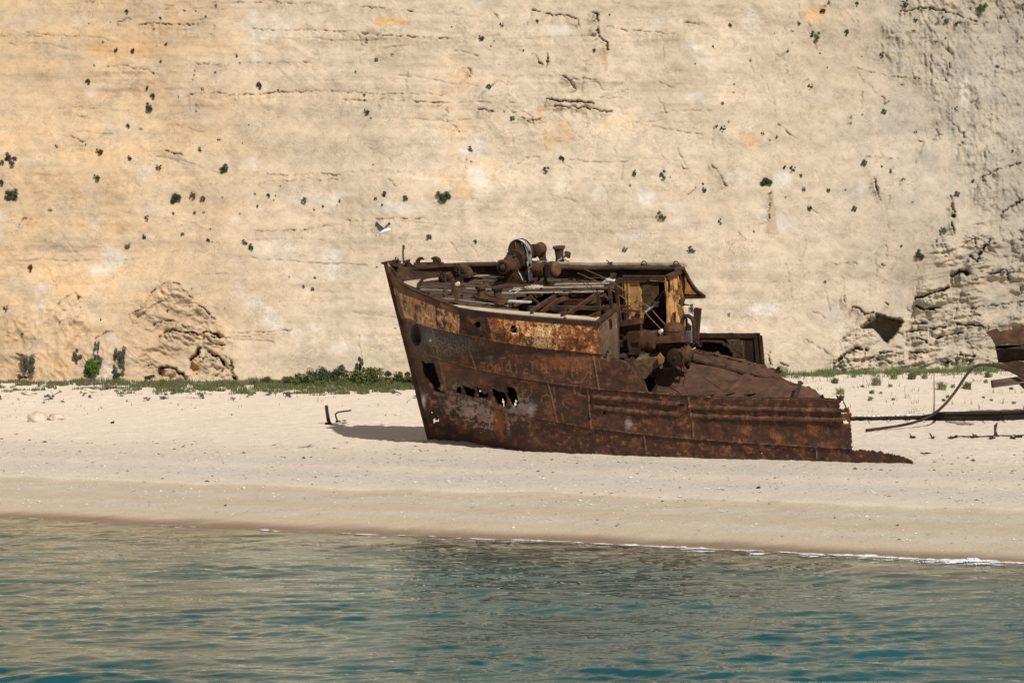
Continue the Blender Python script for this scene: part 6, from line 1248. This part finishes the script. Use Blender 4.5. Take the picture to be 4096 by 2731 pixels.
# taller shrubs at the foot of the cliff, left
for i, (x, y, r, k, sx, sz, lab) in enumerate(((190, 1115, 44, 'y', .9, 1.4, "tall grey-green bush at the cliff foot near the left edge"), (535, 1070, 28, 'y', .9, 1.3, "grey bush left of the bright green one at the cliff foot"), (610, 1130, 56, 'b', .95, 1.35, "bright green bush at the foot of the cliff, left"),
        (675, 1095, 28, 'y', .9, 1.2, "grey bush right of the bright green one at the cliff foot"), (822, 1105, 42, 'y', .85, 1.75, "tall grey columnar bush at the cliff foot right of the bright green one"), (812, 1200, 28, 'g', 1, 1, "dark green bush beneath the tall grey columnar one"), (1028, 1230, 30, 'g', 1.2, .7, "low dark green bush at the foot of the broken arch"), (666, 1000, 20, 'y', .7, 1.4, "grey-green shrub above the bright green bush at the left"), (150, 1215, 24, 'g', 1.2, .6, "low green bush in the grass near the left edge"))):
    fx_, fy_ = cD(x, y); Y = cliffY(fx_, fy_) - .4; rm = r * (1.75 if k == 'b' else 1.35) / 1.7218 * Y / FP
    plant("foot_bush", V3(fx_, fy_, Y), rm, k, i, lab, "bush", "bushes at the foot of the cliff", True, sx, sz, True)
for i, (x, y, r, k, sx, sz, lab) in enumerate(((1415, 322, 28, 'g', 1, .9, "small dark bush at the left end of the bush bank"), (1465, 320, 28, 'g', 1, 1, "second small dark bush from the left of the bush bank"), (1600, 330, 48, 'm', 1.2, .8, "low olive bush left of the dark tall ones"),
        (1680, 318, 48, 'm', 1.1, .9, "olive bush just left of the tall dark one"), (1745, 300, 44, 'g', 1, 1.2, "dark green bush left of the tallest dark one"), (1812, 280, 54, 'g', .9, 1.2, "tallest dark green bush of the bush bank"), (1872, 285, 40, 'g', .8, 1.3, "dark bush right of the tallest dark one"),
        (1988, 225, 34, 'g', .75, 1.3, "dark grey-green shrub rising above the bush bank"), (1945, 312, 58, 'm', 1.2, .9, "olive bush below the shrub that rises above the bank"), (2040, 288, 58, 'm', 1.1, 1, "broad yellow-green bush in the right half of the bank"), (2125, 298, 56, 'm', 1.2, .9, "yellow-green bush, third from the bow"),
        (2210, 300, 54, 'm', 1.1, .9, "yellow-green bush, second from the bow"), (2275, 318, 46, 'm', 1.1, .7, "low yellow-green bush nearest the bow"), (1760, 335, 50, 'm', 1.6, .5, "low olive bush in front of the dark ones"))):
    fx_, fy_ = cG(x, y); Y = 144.0 + .3 * (i % 3) + (1.2 if k == 'g' else 0); rm = r * 1.3 / 1.3835 * Y / FP
    plant("foot_bush", V3(fx_, fy_, Y), rm, k, i, lab, "bush", "bushes at the foot of the cliff", True, sx, sz, True)
# leafy plants dotted over the sand, left
for i, (x, y, r, k, lab) in enumerate(((3, 405, 20, 't', "blue-green sand plant cut by the left edge"), (60, 347, 9, 't', "tiny sand plant just under the grass near the left edge"), (275, 403, 26, 't', "largest blue-green sand plant at the far left"), (345, 420, 14, 't', "small sand plant right of the largest one at left"), (240, 430, 10, 't', "tiny sand plant below the largest one at left"),
        (503, 397, 15, 't', "small sand plant below the pale flat rock"), (665, 387, 20, 't', "blue-green sand plant beneath the long driftwood stick"), (815, 410, 18, 't', "sand plant left of the big pair, lower"), (905, 400, 28, 't', "wide blue-green sand plant mid-left, lower of the big pair"), (960, 370, 24, 't', "blue-green sand plant mid-left, upper of the big pair"),
        (1125, 398, 19, 't', "blue-green sand plant at mid-left, alone"), (1165, 385, 8, 't', "tiny sand plant right of the lone one at mid-left"), (1290, 405, 14, 't', "flat little sand plant above the small black stone"), (1328, 405, 6, 't', "tiny sand plant right of the flat little one"), (1485, 380, 20, 't', "upright blue-green sand plant below the small dark bushes"), (1604, 390, 24, 't', "wide blue-green sand plant in front of the bush bank"),
        (1722, 355, 26, 'p', "pale silvery sand plant, leftmost of three before the bushes"), (1835, 354, 28, 'p', "pale silvery sand plant, middle of three before the bushes"), (1895, 352, 22, 'p', "pale silvery sand plant, rightmost of three before the bushes"), (2295, 398, 13, 't', "small green sand plant beside the bow's edge"), (705, 421, 8, 't', "tiny sand plant low at mid-left"), (100, 411, 8, 't', "tiny sand plant near the left edge"))):
    p = gp(cG, x, y + r * .35); rm = r / 1.3835 * p.y / FP
    plant("sand_plant", p + Vector((0, 0, rm * .5)), rm, k, i, lab, "plant", "leafy plants on the sand", r > 15, 1.1, .9, False)
# grass
def blades(name, pos, h, w, mat, seed, label=None, kind=None, lean=.35, loc=None, col=None):
    rs = np.random.RandomState(seed); n = len(pos); an = rs.uniform(0, 6.28, n); hh = h * rs.uniform(.45, 1.25, n) if np.isscalar(h) else h * rs.uniform(.5, 1.2, n)
    dx = np.cos(an) * lean * hh * rs.rand(n); dy = np.sin(an) * lean * hh * rs.rand(n); wv = w * rs.uniform(.6, 1.3, n); fa = rs.uniform(-.7, .7, n)
    s = np.stack([np.cos(fa) * wv, np.sin(fa) * wv, 0 * wv], 1); tip = pos + np.stack([dx, dy, hh], 1); midp = pos + np.stack([dx * .35, dy * .35, hh * .55], 1)
    V = np.stack([pos - s, pos + s, midp + s * .7, midp - s * .7, tip], 1).reshape(-1, 3); b = np.arange(n) * 5
    F_ = np.concatenate([np.stack([b, b + 1, b + 2], 1), np.stack([b, b + 2, b + 3], 1), np.stack([b + 3, b + 2, b + 4], 1)])
    o = np_mesh(name, V, F_, mat, smooth=False, loc=loc); return tag(o, label, None, None, kind)
rs = np.random.RandomState(8)
gm = leafmat("grass_blade", (.04, .045, .018), (.085, .09, .034), (.18, .165, .075))
n = 26000; gx_ = rs.uniform(-60, 1660, n); fy = rs.beta(1.2, 1.6, n); yl = np.interp(gx_, [0, 500, 950, 1300, 1660], [143.2, 141.6, 139.8, 138.8, 141.5]); Y = yl + (147.6 - yl) * fy; X = (gx_ - CX) * Y / FP
keep = fbm(X / 1.3, Y / 1.0, 3, 12) + .6 * fy > .20 + .12 * (gx_ < 500); X, Y = X[keep], Y[keep]
Yn = np.array([1.0]); blades("grass_strip", np.stack([X, Y, sand_z(X, Y) - .03], 1), (.30 + .35 * np.clip(fbm(X / 2, Y / 2, 2, 13), -.5, 1)) * np.interp(X, [-34, -24, -8], [.7, 1, 1.1]), .022, gm, 1, "strip of short green grass along the foot of the cliff, left half", 'stuff')
n = 8000; gx_ = rs.uniform(1080, 1690, n); Y = rs.uniform(143.2, 147.5, n); X = (gx_ - CX) * Y / FP; keep = fbm(X / 1.6, Y / 1.2, 3, 14) > -.25; X, Y = X[keep], Y[keep]
blades("bush_bank", np.stack([X, Y, sand_z(X, Y) - .03], 1), np.interp(X, [-16, -13, -9, -6], [.2, .4, .5, .4]) * (1 + .6 * fbm(X / 1.5, Y, 2, 3)), .035, LM['m'], 6, 'mass of olive scrub filling the bank below the bushes', 'stuff', .8)
n = 6500; gx_ = rs.uniform(3080, 4250, n); fy = rs.beta(1.6, 1.2, n); Y = 144.2 + 3.4 * fy; X = (gx_ - CX) * Y / FP
keep = fbm(X / 1.2, Y / 1.0, 3, 15) + .5 * fy > .2; X, Y = X[keep], Y[keep]
blades("grass_strip", np.stack([X, Y, sand_z(X, Y) - .03], 1), .42 + .5 * np.clip(fbm(X / 1.1, Y / 2, 2, 17), -.4, 1), .022, leafmat("fresh_grass", (.05, .062, .022), (.10, .115, .045), (.2, .19, .09)), 2, "sparser strip of green grass under the cliff, right half", 'stuff')
n = 2600; gx_ = rs.uniform(3150, 4250, n); Y = rs.uniform(122, 146, n); X = (gx_ - CX) * Y / FP; keep = fbm(X / 1.4, Y / 1.8, 3, 19) > .12 + .012 * (146 - Y); X, Y = X[keep], Y[keep]
blades("sparse_grass", np.stack([X, Y, sand_z(X, Y) - .02], 1), .36, .02, LM['s'], 4, "thin dry grass scattered over the sandy bank", 'stuff', .7)
n = 900; gx_ = rs.uniform(-60, 1640, n); Y = rs.uniform(133, 143, n); X = (gx_ - CX) * Y / FP; keep = fbm(X / 1.4, Y / 1.8, 3, 29) > .2; X, Y = X[keep], Y[keep]
blades("sparse_grass", np.stack([X, Y, sand_z(X, Y) - .02], 1), .2, .02, LM['s'], 5, "thin low shoots on the sand below the grass strip", 'stuff', .7)
T = [(95, 745, 32, "leftmost of the upper tufts"), (470, 765, 46, "large one in the upper left of the bank"), (595, 778, 18, "small one right of the large upper left tuft"), (790, 710, 40, "wide one touching the grass strip"), (1055, 800, 44, "largest one left of the bent pipe"), (1155, 782, 20, "small one left of the pipe's bend"), (1280, 795, 42, "large one right of the pipe's upper run"),
     (1110, 872, 16, "tiny one just left of the pipe"), (150, 840, 34, "one nearest the hull's stern"), (430, 835, 20, "small one below the large upper left tuft"), (625, 705, 28, "one hanging below the grass strip, left"), (900, 700, 24, "one hanging below the grass strip, middle"), (1470, 690, 30, "one under the torn hull section"), (1450, 742, 20, "one left of the timber"), (415, 892, 22, "flat dry one lowest on the left"),
     (620, 895, 14, "tiny dry one low in the middle"), (345, 782, 16, "tiny one left of the large upper left tuft"), (510, 838, 14, "tiny one among the left tufts, lower"), (1070, 900, 14, "small one above the stake"), (1430, 880, 14, "small one right of the pipe, mid bank"), (1500, 900, 14, "small one right of the pipe, lower bank"), (1680, 800, 16, "small one near the right edge, upper"), (1700, 930, 16, "small one near the right edge, lower"), (265, 690, 22, "one at the strip's left end")]
for i, (x, y, r, lab) in enumerate(T):
    p = gp(c5, x, y); rm = r / 2.24 * p.y / FP; rs2 = np.random.RandomState(i); m_ = int(40 + r * 3)
    pos = np.stack([rs2.randn(m_) * rm * .35, rs2.randn(m_) * rm * .3, np.zeros(m_) - .03], 1)
    o = blades("grass_tuft", pos, rm * 1.7, .022, LM['s'] if i % 3 else gm, 40 + i, None, None, .9); o.location = p
    tag(o, "grass tuft on the sandy bank, " + lab, "grass tuft", "grass tufts on the bank")
for x, y, r, lab in ((1345, 1030, 36, "blue-green leafy plant on the bank above the long black hull edge"), (1210, 1025, 28, "smaller blue-green plant left of the leafy one above the hull edge")):
    p = gp(c5, x, y + 8); rm = r / 2.24 * p.y / FP; plant("sand_plant", p + Vector((0, 0, rm * .4)), rm, 't', x % 5, lab, "plant", "leafy plants on the sand", True, 1.3, .7, False)

# ================================================================ THE GULL
cS = crop(1480, 860, 15.68); YB = 100.0
def bp3(x, y, dy=0.0): q = cS(x, y); return V3(q[0], q[1], YB + dy)
t = NT("gull_white"); gw = t.done((.74, .74, .72), .7); t = NT("gull_grey"); gg = t.done((.075, .067, .06), .85); t = NT("gull_black"); gb = t.done((.012, .012, .013), .7); t = NT("gull_leg"); glg = t.done((.2, .13, .04), .7)
gull = thing("seagull", "grey and white seagull in flight in front of the cliff above the bow, wings raised", "seagull", bp3(900, 1000))
mb = MB(); spine = [(380, 1270, .02), (470, 1190, .035), (560, 1110, .05), (680, 1070, .075), (820, 1030, .10), (960, 980, .105), (1080, 950, .09), (1160, 935, .07), (1220, 935, .062), (1275, 940, .05), (1310, 945, .03)]
seg = 12; vs = []; fs = []
for x, y, r in spine:
    c_ = bp3(x, y); vs += [c_ + Vector((math.cos(a_) * r * .35, math.sin(a_) * r * .9, math.sin(a_ + 1.57) * r)) for a_ in [2 * math.pi * k / seg for k in range(seg)]]
for i in range(len(spine) - 1): fs += [(i * seg + k, i * seg + (k + 1) % seg, (i + 1) * seg + (k + 1) % seg, (i + 1) * seg + k) for k in range(seg)]
fs += [tuple(range(seg)), tuple((len(spine) - 1) * seg + k for k in range(seg))]
mb.add(vs, fs); mb.build("body", gw, gull, smooth=True)
mb = MB(); mb.lathe(bp3(1305, 945), Vector((1, 0, -.12)), [(0, .024), (.05, .017), (.075, .004)], 8); mb.build("beak", rust("beak_yellow", (.4, .25, .03), (.5, .33, .05), (.6, .4, .08)), gull)
mb = MB(); mb.blob(bp3(1235, 925, -.06), .011, .008, .011, 1, 0, 1); mb.build("eye", gb, gull)
def wing(poly, tip, dy0, dy1, root, outer_):
    mb = MB(); L_ = math.hypot(outer_[0] - root[0], outer_[1] - root[1])
    def P_(x, y): f = ((x - root[0]) * (outer_[0] - root[0]) + (y - root[1]) * (outer_[1] - root[1])) / L_ ** 2; return bp3(x, y, dy0 + (dy1 - dy0) * f)
    mb.slab([P_(*p) for p in poly], (0, 1, .3), .018); w_ = mb.build("wing", gg, gull)
    mb = MB(); mb.slab([P_(*p) + Vector((0, 0, 0)) for p in tip], (0, 1, .3), .024); mb.build("wing_tip", gb, w_)
wing([(930, 910), (870, 810), (790, 740), (700, 670), (590, 610), (470, 570), (390, 560), (330, 600), (315, 690), (350, 745), (420, 755), (450, 850), (500, 930), (560, 990), (650, 1010), (760, 1000)], [(345, 450), (385, 500), (395, 530), (330, 550), (325, 590), (480, 575), (580, 610), (540, 545), (440, 475), (380, 455)], -.03, -.42, (850, 920), (380, 520))
wing([(930, 860), (880, 800), (950, 700), (1050, 600), (1110, 560), (1250, 600), (1200, 680), (1120, 710), (1060, 800), (1020, 862)], [(1105, 565), (1130, 510), (1195, 462), (1255, 500), (1285, 545), (1262, 605), (1180, 590)], .04, .42, (960, 850), (1200, 520))
mb = MB(); mb.slab([bp3(*p) for p in ((620, 1040), (600, 1110), (500, 1180), (400, 1300), (350, 1310), (360, 1250), (450, 1160), (560, 1070))], (0, 1, .3), .03); mb.build("tail", gg, gull)
for dx in (0, -14):
    mb = MB(); mb.tube([bp3(620 + dx, 1120, dx * .003), bp3(638 + dx, 1200, dx * .003), bp3(630 + dx, 1250), bp3(580 + dx, 1385)], .009, 5); mb.build("leg", glg, gull)
